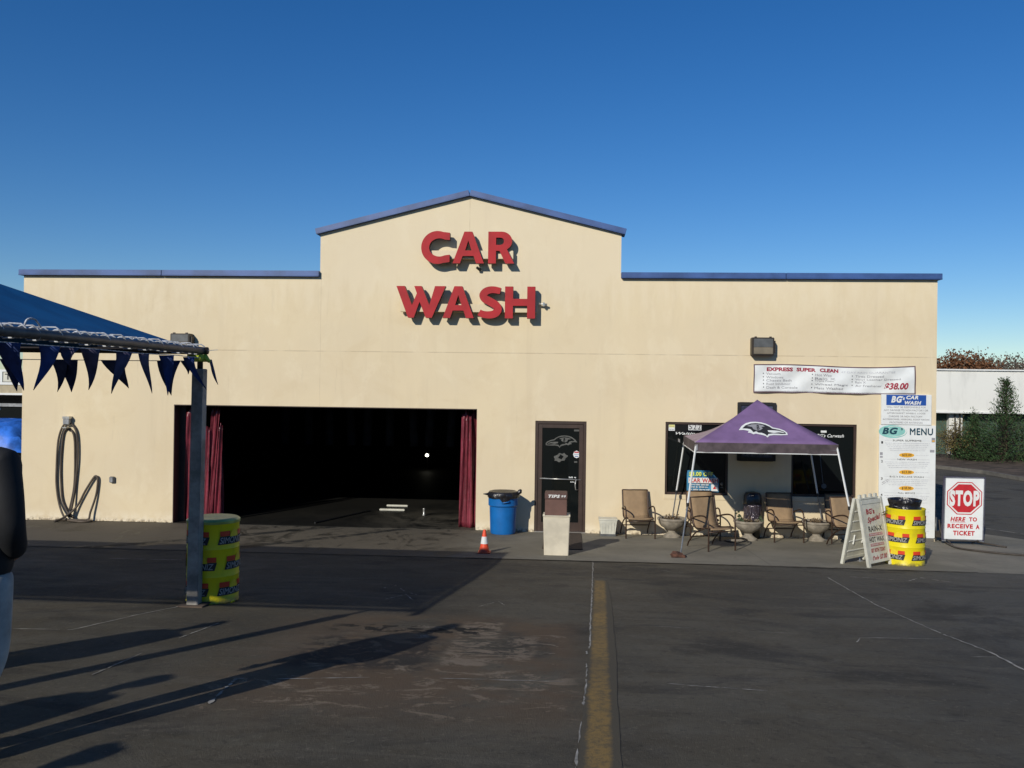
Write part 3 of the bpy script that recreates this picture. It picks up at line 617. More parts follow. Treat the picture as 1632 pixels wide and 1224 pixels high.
# ------------------------------------------------------------------ channel letters
def arcs(cx, cy, rx, ry, a0, a1, n=18): return [(cx + rx * math.cos(R(a0 + (a1 - a0) * i / n)), cy + ry * math.sin(R(a0 + (a1 - a0) * i / n))) for i in range(n + 1)]
def stroke(pts, wd):
    l, r = [], []
    for i, p in enumerate(pts):
        a = pts[max(i - 1, 0)]; b = pts[min(i + 1, len(pts) - 1)]; dx, dy = b[0] - a[0], b[1] - a[1]; L_ = math.hypot(dx, dy); ww = (wd[i] if isinstance(wd, list) else wd) / 2
        l.append((p[0] - dy / L_ * ww, p[1] + dx / L_ * ww)); r.append((p[0] + dy / L_ * ww, p[1] - dx / L_ * ww))
    return l + r[::-1]
# glyphs in (0..w, 0..1) with cap height 1
def gA(w_): return [[(0, 0), (.37 * w_, 1), (.62 * w_, 1), (w_, 0), (w_ - .24, 0), (w_ - .32, .235), (.31, .235), (.225, 0)], [(.39 * w_, .40), (.495 * w_, .74), (.61 * w_, .40)]]
def gC(w_):
    o = arcs(.52 * 1.0, .5, .52, .52, 52, 308, 30); pts = [(p[0], p[1]) for p in o]
    outer = [(w_, .955)] + arcs(.53, .5, .53, .53, 66, 294, 30) + [(w_, .055), (w_, .27)] + arcs(.58, .5, .33, .30, 308, 52, 24)[0:1]
    inner = arcs(.58, .5, .335, .295, 300, 60, 24)
    return [[(w_ - .01, .965)] + arcs(.52, .5, .52, .52, 70, 290, 30) + [(w_ - .01, .04), (w_ - .01, .265)] + inner + [(w_ - .01, .74)]]
def gR(w_):
    out = [(0, 0), (0, 1), (.42, 1)] + arcs(.42, .705, .33, .295, 80, -60, 14) + [(w_, 0), (w_ - .27, 0), (.36, .40), (.24, .40), (.24, 0)]
    return [out, [(.24, .58), (.24, .82), (.36, .82)] + arcs(.38, .70, .12, .12, 80, -80, 8) + [(.36, .58)]]
def gW(w_): return [[(0, 1), (.255, 1), (.50, .38), (.66, .77), (.575, 1), (.80, 1), (1.06, .38), (1.24, 1), (w_, 1), (1.14, 0), (.95, 0), (.745, .52), (.56, 0), (.38, 0)]]
def gS(w_):
    c = [(w_ - .06, .86), (w_ * .62, .90), (w_ * .35, .86), (w_ * .20, .74), (w_ * .27, .615), (w_ * .5, .52), (w_ * .74, .41), (w_ * .83, .27), (w_ * .70, .14), (w_ * .45, .10), (w_ * .2, .12), (.03, .175)]
    q = []
    for i in range(len(c) - 1):
        p0, p1, p2, p3 = c[max(i - 1, 0)], c[i], c[i + 1], c[min(i + 2, len(c) - 1)]
        for k in range(4):
            t = k / 4; q.append(tuple(.5 * ((2 * p1[d]) + (-p0[d] + p2[d]) * t + (2 * p0[d] - 5 * p1[d] + 4 * p2[d] - p3[d]) * t * t + (-p0[d] + 3 * p1[d] - 3 * p2[d] + p3[d]) * t ** 3) for d in (0, 1)))
    q.append(c[-1]); n_ = len(q); wd = [.19 + .055 * math.sin(math.pi * i / (n_ - 1)) for i in range(n_)]
    return [stroke(q, wd)]
def gH(w_): return [[(0, 0), (0, 1), (.245, 1), (.245, .61), (w_ - .245, .61), (w_ - .245, 1), (w_, 1), (w_, 0), (w_ - .245, 0), (w_ - .245, .40), (.245, .40), (.245, 0)]]
YF = -.235
def letter(parent, loops, xz, hgt, name='letter'):
    x_, z_ = xz; lp = [[(x_ + p[0] * hgt, z_ + p[1] * hgt) for p in l] for l in loops]
    me = curve_mesh(lp, .13, .003); me.transform(Matrix(((1, 0, 0, 0), (0, 0, -1, YF + .07), (0, 1, 0, 0), (0, 0, 0, 1)))); o = link(name, me, M['redside'], parent)
    me = curve_mesh(lp, .008, .003); me.transform(Matrix(((1, 0, 0, 0), (0, 0, -1, YF), (0, 1, 0, 0), (0, 0, 0, 1)))); link('letter_face', me, M['red'], o)
    return o
Hc = .617
s1 = thing('channel_letter_sign', 'upper row of raised red sign letters reading CAR on the gable', 'sign', (-2.06, 0, 5.25), 'red letter rows on the gable')
s2 = thing('channel_letter_sign', 'lower row of raised red sign letters reading WASH on the gable', 'sign', (-2.06, 0, 4.2), 'red letter rows on the gable')
def at_x(px): return (px - 582) / (1035 - 582) * (1.86) - 2.985
def ax(zx): return -2.985 + (zx - 582) / 3.022 / 81.95
zc = 5.275
for g, a, b in ((gC, 582, 722), (gA, 737, 888), (gR, 910, 1035)): letter(s1, g((ax(b) - ax(a)) / Hc), (ax(a), zc), Hc)
zw = 4.203
for g, a, b in ((gW, 463, 703), (gA, 692, 842), (gS, 865, 980), (gH, 995, 1140)): letter(s2, g((ax(b) - ax(a)) / Hc), (ax(a), zw), Hc)
obj('raceway', MB().box(ax(620), ax(1030), -.155, -.06, zc + .10, zc + .26), M['wall'], s1, False, .004)
obj('raceway', MB().box(ax(478), ax(1150), -.155, -.06, zw + .12, zw + .28), M['wall'], s2, False, .004)
for s_, xs_, z_ in ((s1, (-2.6, -1.5), zc + .15), (s2, (-3.1, -1.0), zw + .18)):
    for x_ in xs_: obj('bracket', MB().box(x_, x_ + .05, -.06, -.002, z_ - .03, z_ + .1), M['black'], s_)
c_ = thing('wall_camera', 'small dark camera under the letter A of the upper sign', 'camera', (-1.86, 0, 5.2), 'small cameras by the red letters')
mb = MB(); mb.tube([(-1.84, -.0, 5.21), (-1.86, -.08, 5.17)], .012, 6); obj('arm', mb, M['black'], c_)
obj('housing', MB().tube([(-1.89, -.13, 5.205), (-1.83, -.05, 5.16)], .028, 8), M['black'], c_, 40)
c_ = thing('conduit_stub', 'pale metal conduit stub poking out beside the letter H', 'pipe fitting', (-.55, 0, 4.49))
mb = MB(); mb.tube([(-.66, -.10, 4.50), (-.50, -.10, 4.485)], .022, 8); obj('pipe', mb, M['silver'], c_, True)
obj('elbow', MB().box(-.585, -.545, -.14, -.002, 4.45, 4.53), M['silver'], c_, False, .006)

# ------------------------------------------------------------------ wall lights
def wall_light(x, z, label, wd=.42, hh=.345):
    t = thing('wall_light', label, 'wall light', (x, 0, z), 'box floodlights on the front wall')
    a, b = x - wd / 2, x + wd / 2
    mb = MB(); mb.box(a, b, -.20, -.003, z, z + hh); obj('housing', mb, M['lampframe'], t, False, .012)
    mb = MB(); mb.add([(a + .03, -.206, z + hh * .47), (b - .03, -.206, z + hh * .47), (b - .03, -.206, z + hh - .025), (a + .03, -.206, z + hh - .025)], [(0, 1, 2, 3)]); obj('upper_panel', mb, M['slate'], t)
    mb = MB(); mb.box(a + .03, b - .03, -.215, -.201, z + .025, z + hh * .45); obj('lens', mb, M['lens'], t, False, .006)
    mb = MB(); mb.box(a + .05, a + .09, -.19, -.15, z + hh, z + hh + .018); mb.box(b - .09, b - .05, -.19, -.15, z + hh, z + hh + .018); obj('hinge', mb, M['lampframe'], t)
    obj('side_vent', MB().box(b, b + .03, -.16, -.03, z + .05, z + hh - .06), M['lampframe'], t)
    return t
wall_light(3.66, 3.53, 'box floodlight on the wall above the price banner')
wall_light(-7.87, 3.54, 'box floodlight on the wall above the canopy corner post', .40, .31)

# ------------------------------------------------------------------ banner
bn = thing('price_banner', 'wrinkled white vinyl banner listing services with a red 38.00 price', 'banner', (5.04, 0, 2.82))
bx0, bx1, bz0, bz1 = 3.515, 6.57, 2.815, 3.365
def by(u, v): return -.030 - .018 * math.sin(u * 14 + v * 3) - .012 * math.sin(u * 31 - v * 6) - .03 * max(0, u + v - 1.75)
def bz(u, v): return bz0 + (bz1 - bz0) * v + .018 * math.sin(u * 6.5) * (.4 + .6 * v) - (.02 if v > .5 else 0) * math.sin(u * 3)
def bpt(x, z, h=0): u = (x - bx0) / (bx1 - bx0); v = (z - bz0) / (bz1 - bz0); return Vector((x, by(u, v) - h, bz(u, v)))
def bgrid(nu, nv, x0, x1, z0, z1, h):
    vs = []; fs = []
    for j in range(nv + 1):
        for i in range(nu + 1): vs.append(bpt(x0 + (x1 - x0) * i / nu, z0 + (z1 - z0) * j / nv, h))
    for j in range(nv):
        for i in range(nu): fs.append((j * (nu + 1) + i, j * (nu + 1) + i + 1, (j + 1) * (nu + 1) + i + 1, (j + 1) * (nu + 1) + i))
    return vs, fs
vs, fs = bgrid(90, 12, bx0, bx1, bz0, bz1, 0); me = MB().add(vs, fs).mesh(); b = bmesh.new(); b.from_mesh(me); bmesh.ops.solidify(b, geom=b.faces[:], thickness=.003); b.to_mesh(me); b.free()
link('sheet', me, M['signwhite'], bn, True)
mb = MB()
for q in ((bx0, bx1, bz0, bz0 + .022), (bx0, bx1, bz1 - .022, bz1), (bx0, bx0 + .022, bz0 + .022, bz1 - .022), (bx1 - .022, bx1, bz0 + .022, bz1 - .022)):
    vs, fs = bgrid(60 if q[1] - q[0] > 1 else 1, 1 if q[3] - q[2] < .1 else 8, *q, .002); mb.add(vs, fs)
obj('border', mb, pm('plum_border', (.12, .07, .09)), bn)
def btext(mb, body, x0, x1, z0, z1, bold=0, shear=0, h=.004):
    vs, fs = text_mesh(body, bold, shear); mb.add([bpt(x0 + a * (x1 - x0), z0 + b_ * (z1 - z0), h + c) for a, b_, c in vs], fs)
def bX(zx): return 3.51 + (zx - 108) / 5.44 / 84.6
def bZ(zy): return 3.355 - (zy - 335) / 5.44 / 83.5
mb = MB(); btext(mb, 'EXPRESS', bX(228), bX(455), bZ(392), bZ(358), .045); btext(mb, 'SUPER', bX(487), bX(652), bZ(390), bZ(358), .045); btext(mb, 'CLEAN', bX(685), bX(852), bZ(388), bZ(356), .045)
obj('lettering', mb, M['crimson'], bn)
mb = MB(); btext(mb, '$38.00', bX(1250), bX(1452), bZ(545), bZ(478), .035, .25); obj('lettering', mb, M['crimson'], bn)
mb = MB(); btext(mb, '47 DAY RAIN GUARANTEE', bX(875), bX(1340), bZ(388), bZ(372)); obj('lettering', mb, M['paleink'], bn)
rows = [['Vacuum', 'Windows', 'Chassis Bath', 'Rust Inhibitor', 'Dash & Console'], ['Hot Wax', 'Rain X', 'Triple Foam', 'Wheel Magic', 'Mats Washed'], ['Tires Dressed', 'Vinyl Leather Dressed', 'Rain X', 'Air Freshener']]
wid = [[125, 150, 225, 215, 275], [150, 180, 165, 290, 245], [240, 385, 90, 230]]
for c0, xs_, ws in zip(rows, (222, 645, 1000), wid):
    for k, s_ in enumerate(c0): mb = MB(); btext(mb, s_, bX(xs_), bX(xs_ + ws[k]), bZ(424 + k * 30.5), bZ(404 + k * 30.5), .004); obj('lettering', mb, M['greyink'], bn)
mb = MB(); btext(mb, 'INCLUDES ANY SIZE VEHICLE   NO APPOINTMENT NECESSARY', bX(380), bX(1180), bZ(576), bZ(562)); obj('lettering', mb, M['paleink'], bn)
mb = MB()
for xs_, n_ in ((197, 5), (622, 5), (972, 4)):
    for k in range(n_):
        mb = MB(); c0 = bpt(bX(xs_), bZ(411 + k * 30.5), .004); mb.add([c0 + Vector((.011 * math.cos(a), 0, .011 * math.sin(a))) for a in [i * math.pi / 3 for i in range(6)]], [tuple(range(6))]); obj('bullet', mb, M['ink'], bn)

# ------------------------------------------------------------------ wall signs
sg = thing('notice_sign', 'white notice board with blue BG car wash header above the menu board', 'sign', (6.4, 0, 2.22))
obj('board', MB().box(5.935, 6.868, -.045, -.004, 2.235, 2.815), M['signwhite'], sg, False, .005)
p = Plane((5.9, -.045, 2.235))
def nx(zx): return (zx - 165) / 7.65 / 84.9
def nz(zy): return (437 - zy) / 7.65 / 84.3
mb = MB(); p.rect(mb, nx(245), nx(727), nz(197), nz(68)); obj('header', mb, M['blueink'], sg)
mb = MB(); p.text(mb, 'BG', nx(302), nx(438), nz(165), nz(82), .05, .25, .005); p.text(mb, "'s", nx(436), nx(470), nz(130), nz(85), .03, .25, .005)
p.text(mb, 'CAR', nx(485), nx(632), nz(122), nz(76), .05, .25, .005); p.text(mb, 'WASH', nx(466), nx(668), nz(188), nz(142), .05, .25, .005); obj('lettering', mb, M['white'], sg)
mb = MB()
for k, (s_, a, b) in enumerate([('WILL NOT BE RESPONSIBLE FOR', 250, 724), ('ANY DAMAGE TO NON FACTORY OR', 216, 752), ('AFTERMARKET WHEELS, LOOSE', 254, 718), ('CHROME OR NON FACTORY', 276, 682), ('ACCESSORIES, MIRRORS, ROOF RACKS', 204, 768), ('PROSTRIPES OR ANTENNAS', 286, 686)]):
    mb = MB(); p.text(mb, s_, nx(a), nx(b), nz(230 + k * 38), nz(209 + k * 38), .008); obj('lettering', mb, M['greyink'], sg)
mn = thing('menu_board', 'tall white car wash menu board with amber price ovals standing at building corner', 'menu board', (6.43, 0, 0))
obj('board', MB().box(5.905, 6.955, -.040, -.004, .075, 2.228), M['signwhite'], mn, False, .005)
p = Plane((5.905, -.040, 0))
def mx(zx): return (zx - 160) / 7.65 / 84.9
def mz(zy): return 2.228 - (zy - 445) / 7.65 / 84.3
mb = MB(); p.poly(mb, ell(mx(322), mz(525), mx(502) - mx(330), .125, 36), .002); obj('oval', mb, M['teal'], mn)
mb = MB(); p.loops(mb, [ell(mx(360), mz(520), .20, .105, 36), ell(mx(352), mz(522), .185, .094, 36)], .004); obj('oval_ring', mb, M['white'], mn)
mb = MB(); p.text(mb, 'BG', mx(190), mx(382), mz(560), mz(476), .045, .25, .007); p.text(mb, 's', mx(418), mx(440), mz(508), mz(480), .02, 0, .007); p.text(mb, 'MENU', mx(525), mx(805), mz(565), mz(480), .028, 0, .007); obj('lettering', mb, M['tealdark'], mn)
heads = [('SUPER SUPREME', 635, 320, 668, '$33.00', 815), ('NEW WASH', 868, 382, 612, '$23.00', 1026), ("B.G.'s DELUXE WASH", 1082, 290, 700, '$18.00', 1224), ('FULL SERVICE', 1283, 392, 598, '$15.00', 1400), ('EXTERIOR', 1475, 410, 580, '$10.00', 1560)]
inkm = MB(); grm = MB()
for k, (hd, zy, a, b, pr_, py_) in enumerate(heads):
    inkm = MB(); p.text(inkm, hd, mx(a), mx(b), mz(zy + 10), mz(zy - 10), .004); p.rect(grm, mx(225), mx(a - 10), mz(zy + 1.2), mz(zy - 1.2)); p.rect(grm, mx(b + 10), mx(775), mz(zy + 1.2), mz(zy - 1.2))
    p.text(inkm, str(k + 1), mx(182), mx(204), mz(zy + 42), mz(zy + 12), .02); obj('lettering', inkm, M['ink'], mn)
    yl_ = zy + 32; r_ = 0
    while yl_ < py_ - 40: ins = r_ * 16; p.greek(grm, mx(228 + ins), mx(768 - ins * .9), mz(yl_ + 7), .0145); yl_ += 22; r_ += 1
    p.greek(grm, mx(600), mx(760), mz(py_ + 4), .011)
    orm = MB(); p.poly(orm, ell(mx(492), mz(py_), mx(582) - mx(490), .044, 28), .002); obj('price_oval', orm, M['orange'], mn); inkm = MB(); p.text(inkm, pr_, mx(435), mx(550), mz(py_ + 17), mz(py_ - 17), .012, .1, .005); obj('price', inkm, M['ink'], mn)
for zy in range(1640, 1960, 45): p.greek(grm, mx(250), mx(740), mz(zy), .018)
for zy in range(1660, 1960, 90): p.rect(grm, mx(225), mx(775), mz(zy), mz(zy - 3))
obj('fine_print', grm, M['paleink'], mn)
mb = MB(); p.rect(mb, mx(790), mx(832), mz(652), mz(596)); p.rect(mb, mx(772), mx(826), mz(776), mz(745)); p.rect(mb, mx(168), mx(202), mz(852), mz(830)); p.rect(mb, mx(168), mx(202), mz(818), mz(784)); obj('badge', mb, M['greyink'], mn)
mb = MB(); p.rect(mb, mx(796), mx(826), mz(644), mz(628), .004); obj('badge', mb, M['orange'], mn)
mb = MB(); q = Plane(p.P(mx(196), mz(1190), 0), (math.cos(R(32)), 0, math.sin(R(32)))); q.greek(mb, 0, .16, 0, .02); q.greek(mb, 0, .13, .035, .02); obj('fine_print', mb, M['greyink'], mn)
obj('foot_block', MB().box(5.95, 6.93, -.06, -.004, .0, .074), M['kerb'], mn, False, .005)

# ------------------------------------------------------------------ outlet, hose bracket, hose
ob = thing('outlet_box', 'small grey weatherproof outlet box low on the wall left of the bay', 'outlet box', (-9.33, 0, .81))
obj('box', MB().box(-9.375, -9.275, -.06, -.003, .80, .925), M['slate'], ob, False, .012); obj('cover', MB().box(-9.37, -9.30, -.066, -.0605, .81, .915), M['steel'], ob, False, .004)
hk = thing('hose_bracket', 'galvanised steel hose bracket fixed to the left wall', 'bracket', (-10.27, 0, 2.0))
obj('plate', MB().box(-10.345, -10.20, -.13, -.003, 2.09, 2.14), M['silver'], hk, False, .004); obj('web', MB().box(-10.335, -10.21, -.12, -.02, 1.98, 2.088), M['steel'], hk, False, .004)
obj('hook', MB().box(-10.33, -10.25, -.15, -.02, 1.90, 1.925), M['silver'], hk, False, .004)
hs = thing('vacuum_hose', 'long grey rubber hose looped over the bracket and trailing on the ground', 'hose', (-10.2, -.1, 0))
def smooth(pts, k=6):
    P_ = [Vector(p_) for p_ in pts]; q = []
    for i in range(len(P_) - 1):
        p0, p1, p2, p3 = P_[max(i - 1, 0)], P_[i], P_[i + 1], P_[min(i + 2, len(P_) - 1)]
        for j in range(k): t = j / k; q.append(.5 * ((2 * p1) + (-p0 + p2) * t + (2 * p0 - 5 * p1 + 4 * p2 - p3) * t * t + (-p0 + 3 * p1 - 3 * p2 + p3) * t ** 3))
    q.append(P_[-1]); return q
h1 = [(-10.15, -.09, .22), (-10.10, -.09, .7), (-10.055, -.09, 1.3), (-10.08, -.09, 1.78), (-10.18, -.09, 1.97), (-10.27, -.10, 2.0), (-10.38, -.09, 1.93), (-10.47, -.09, 1.65), (-10.50, -.08, 1.2), (-10.50, -.08, .75), (-10.44, -.09, .38), (-10.30, -.12, .13), (-10.18, -.16, .045), (-10.0, -.3, .05), (-9.75, -.38, .05), (-9.62, -.25, .045), (-9.8, -.12, .035), (-10.1, -.12, .04), (-10.35, -.22, .045), (-10.30, -.40, .05), (-10.22, -.22, .10), (-10.05, -.12, .30), (-9.88, -.10, .62), (-9.72, -.09, .88), (-9.66, -.09, .93), (-9.62, -.09, .86), (-9.65, -.09, .55), (-9.74, -.09, .2), (-9.78, -.12, .05), (-9.95, -.3, .05)]
h2 = [(-10.22, -.06, .22), (-10.13, -.05, .7), (-10.12, -.05, 1.3), (-10.15, -.05, 1.75), (-10.27, -.05, 1.88), (-10.37, -.05, 1.78), (-10.415, -.05, 1.3), (-10.41, -.05, .8), (-10.36, -.06, .4), (-10.2, -.1, .12), (-10.1, -.14, .09)]
h1 = [(a, (b * .5 if c > .25 else b), c) for a, b, c in h1]; h2 = [(a, b * .6, c) for a, b, c in h2]
obj('hose', MB().tube(smooth(h1), .021, 8), M['hosegrey'], hs, True)
obj('hose_loop', MB().tube(smooth(h2), .020, 8), M['hosegrey'], hs, True)
obj('nozzle', MB().tube([(-10.15, -.09, .24), (-10.20, -.10, .10)], [.034, .03], 10), M['black'], hs, True)

# ------------------------------------------------------------------ bins, cone, pedestal
def trash_can():
    x_, y_ = -1.29, -.42; g = gz(y_) + .005; t = thing('trash_can', 'blue plastic trash can with black liner beside the glass door', 'trash can', (x_, y_, g))
    obj('body', MB().lathe([(.20, 0), (.235, .015), (.245, .08), (.262, .53), (.285, .56), (.285, .70), (.295, .74), (.295, .77), (.272, .77), (.23, .05)], (x_, y_, g), 36), M['canblue'], t, 35)
    def wob(a, j): return .03 * math.sin(5 * a + j) + .015 * math.sin(11 * a)
    mb = MB(); mb.lathe([(.302, .70), (.308, .74), (.306, .785), (.27, .82), (.20, .80), (.05, .76)], (x_, y_, g), 40, wob)
    obj('liner', mb, M['liner'], t, 50)
    mb = MB(); P_ = [Vector((x_ + .302 * math.sin(a), y_ - .302 * math.cos(a), 0)) for a in [R(-14 + i * 8) for i in range(7)]]; vs = []; fs = []
    for i, q in enumerate(P_): dp = [.0, .05, .10, .12, .12, .07, .0][i]; vs += [(q.x, q.y, g + .735), (q.x, q.y, g + .735 - dp)]
    for i in range(6): fs.append((2 * i, 2 * i + 1, 2 * i + 3, 2 * i + 2))
    mb.add(vs, fs); obj('liner_flap', mb, M['liner'], t)
    obj('liner_knot', MB().tube([(x_ + .26, y_ - .08, g + .76), (x_ + .33, y_ - .1, g + .83), (x_ + .35, y_ - .1, g + .87)], [.03, .045, .02], 8), M['liner'], t, True)
    obj('liner_knot', MB().tube([(x_ - .28, y_ - .05, g + .76), (x_ - .38, y_ - .06, g + .765)], [.03, .008], 8), M['liner'], t, True)
    mb = MB(); mb.tube([(x_ + .0, y_ - .29, g + .62), (x_ + .03, y_ - .315, g + .63), (x_ + .12, y_ - .300, g + .645), (x_ + .14, y_ - .27, g + .66)], .012, 6); obj('handle', mb, M['canblue'], t, True)
trash_can()
t = thing('traffic_cone', 'small orange traffic cone with white band in front of the bay', 'traffic cone', (-1.37, -3.2, gz(-3.2)))
g = gz(-3.2) + .006; c0 = (-1.37, -3.2, g)
mb = MB(); mb.lathe([(.085, .02), (.068, .10), (.058, .15), (.040, .265), (.020, .37), (.016, .375)], c0, 20); mb.box(-1.47, -1.27, -3.3, -3.1, g, g + .022); obj('cone', mb, M['coneo'], t, 40)
obj('band', MB().lathe([(.0605, .150), (.0425, .265)], c0, 20), M['white'], t, 40)
pdz = gz(-3.1) + .004
t = thing('pedestal', 'cream painted square pedestal holding the tips box before the door', 'pedestal', (-.22, -3.1, pdz))
mb = MB(); mb.add([(-.405, -3.27, pdz), (-.02, -3.27, pdz), (-.02, -2.93, pdz), (-.405, -2.93, pdz), (-.425, -3.28, .80), (.0, -3.28, .80), (.0, -2.91, .80), (-.425, -2.91, .80)], [(0, 3, 2, 1), (4, 5, 6, 7), (0, 1, 5, 4), (1, 2, 6, 5), (2, 3, 7, 6), (3, 0, 4, 7)]); obj('body', mb, M['pedestal'], t, False, .008)
mb = MB(); mb.box(-.43, .005, -3.287, -2.905, .803, .818); mb.box(-.43, -.40, -3.287, -3.26, .818, .84); mb.box(-.02, .005, -3.287, -3.26, .818, .84); obj('rim', mb, M['pedestal'], t)
t = thing('tips_box', 'brown box lettered TIPS resting on the cream pedestal', 'tip box', (-.22, -3.1, .82))
obj('box', MB().box(-.40, -.05, -3.24, -2.95, .818, 1.07), M['tips'], t, False, .006); obj('lid', MB().box(-.405, -.045, -3.25, -2.945, 1.074, 1.18), pm('tips_lid', (.10, .052, .042), .6), t, False, .008)
p = Plane((-.405, -3.25, 1.074)); mb = MB(); p.text(mb, 'TIPS', .055, .245, .025, .075, .05, .25); p.text(mb, '$$', .26, .34, .035, .07, .01, .2); obj('lettering', mb, M['white'], t)
t = tag(obj('door_mat', MB().add([(-.46, -2.55, gz(-2.55) + .012), (.22, -2.55, gz(-2.55) + .012), (.22, -.12, gz(-.12) + .012), (-.46, -.12, gz(-.12) + .012)], [(0, 1, 2, 3)]), M['mat']), 'long brown runner mat on the concrete before the glass door', 'door mat')
b = bmesh.new(); b.from_mesh(t.data); bmesh.ops.solidify(b, geom=b.faces[:], thickness=-.008); b.to_mesh(t.data); b.free()
# ribbed white planter box by the door
px_, py_ = .73, -.30; g = gz(py_) + .005; t = thing('planter_box', 'small ribbed white square planter box at the wall right of the door', 'planter', (px_, py_, g))
mb = MB(); mb.add([(px_ - .13, py_ - .13, g), (px_ + .13, py_ - .13, g), (px_ + .13, py_ + .13, g), (px_ - .13, py_ + .13, g), (px_ - .17, py_ - .16, g + .31), (px_ + .17, py_ - .16, g + .31), (px_ + .17, py_ + .16, g + .31), (px_ - .17, py_ + .16, g + .31)], [(0, 3, 2, 1), (4, 5, 6, 7), (0, 1, 5, 4), (1, 2, 6, 5), (2, 3, 7, 6), (3, 0, 4, 7)]); obj('body', mb, M['offwhite'], t)
mb = MB(); mb.box(px_ - .18, px_ + .18, py_ - .17, py_ + .17, g + .312, g + .335)
for k in range(5): x_ = px_ - .11 + k * .055; mb.add([(x_ - .008, py_ - .146, g + .07), (x_ + .008, py_ - .146, g + .07), (x_ + .010, py_ - .168, g + .28), (x_ - .010, py_ - .168, g + .28)], [(0, 1, 2, 3)])
obj('rim', mb, M['offwhite'], t, False, .004); obj('base_tray', MB().box(px_ - .15, px_ + .15, py_ - .15, py_ + .15, g - .002, g + .05), M['slate'], t, False, .005)

# ------------------------------------------------------------------ urn planters
def urn(x_, y_, label, plants, leafy=False):
    g = gz(y_) + .005; t = thing('urn_planter', label, 'planter', (x_, y_, g), 'stone bowl planters along the front wall')
    obj('bowl', MB().lathe([(.16, 0), (.16, .035), (.13, .05), (.075, .10), (.07, .13), (.12, .165), (.20, .21), (.245, .27), (.26, .325), (.275, .335), (.28, .36), (.265, .375), (.235, .36), (.225, .33), (.02, .33)], (x_, y_, g), 36), M['urn'], t, 40)
    obj('soil', MB().lathe([(.22, .325), (.18, .35), (.05, .358)], (x_, y_, g), 20, lambda a, j: .08 * math.sin(5 * a + j)), M['soil'], t, True)
    mb = MB(); rr = random.Random(int(x_ * 100))
    for k in range(plants):
        a = rr.uniform(0, 6.28); r_ = rr.uniform(0, .2); s_ = Vector((x_ + r_ * math.cos(a), y_ + r_ * math.sin(a), g + .34)); e = s_ + Vector((rr.uniform(-.07, .07), rr.uniform(-.05, .05), rr.uniform(.02, .09)))
        mb.tube([s_, s_.lerp(e, .5) + Vector((0, 0, .01)), e], .003, 4)
        for q in range(3): c_ = s_.lerp(e, rr.uniform(.4, 1)); d_ = Vector((rr.uniform(-1, 1), rr.uniform(-1, 1), rr.uniform(-.6, 1))) * .022; f_ = Vector((rr.uniform(-1, 1), rr.uniform(-1, 1), rr.uniform(-1, 1))) * .016; mb.add([c_, c_ + d_ + f_, c_ + d_ * 2, c_ + d_ - f_], [(0, 1, 2, 3)])
    obj('dry_plant', mb, M['dryplant'], t)
    if leafy:
        mb = MB()
        for (dx, dz) in ((-.22, .17), (-.16, .13), (-.2, .08), (-.13, .05), (.18, .09), (.22, .05)):
            c_ = Vector((x_ + dx, y_ - .08, g + .35 + dz)); mb.tube([(x_ + dx * .6, y_ - .05, g + .34), c_], .004, 4)
            for q in range(4): a = rr.uniform(0, 6.28); d_ = Vector((math.cos(a), -.4, math.sin(a))) * .03; f_ = Vector((-math.sin(a), 0, math.cos(a))) * .02; mb.add([c_, c_ + d_ + f_, c_ + d_ * 1.8, c_ + d_ - f_], [(0, 1, 2, 3)])
        obj('leaves', mb, M['leaf'], t)
urn(1.95, -.33, 'stone bowl planter just right of the leftmost patio chair', 26)
urn(3.36, -.50, 'stone bowl planter with leafy sprigs in front of the bagged bin', 20, True)
urn(4.66, -.33, 'stone bowl planter filled with dry growth below the right window', 40)
# bagged black bin
x_, y_ = 3.50, -.16; g = gz(y_) + .005; t = thing('black_bin', 'tall black bin wrapped in a shiny plastic bag behind the middle bowl planter', 'trash can', (x_, y_, g))
obj('body', MB().lathe([(.13, 0), (.145, .02), (.155, .55), (.155, .60)], (x_, y_, g), 24), M['liner'], t, 40)
rr = random.Random(3)
obj('bag', MB().lathe([(.158, .22), (.163, .30), (.166, .38), (.16, .46), (.168, .54), (.162, .62), (.168, .66)], (x_, y_, g), 40, lambda a, j: .05 * math.sin(7 * a + j * .8) + .03 * math.sin(13 * a - j)), M['bag'], t, True)
obj('lid', MB().lathe([(.17, .66), (.172, .70), (.165, .82), (.13, .88), (.02, .90)], (x_, y_, g), 24), M['liner'], t, 40)

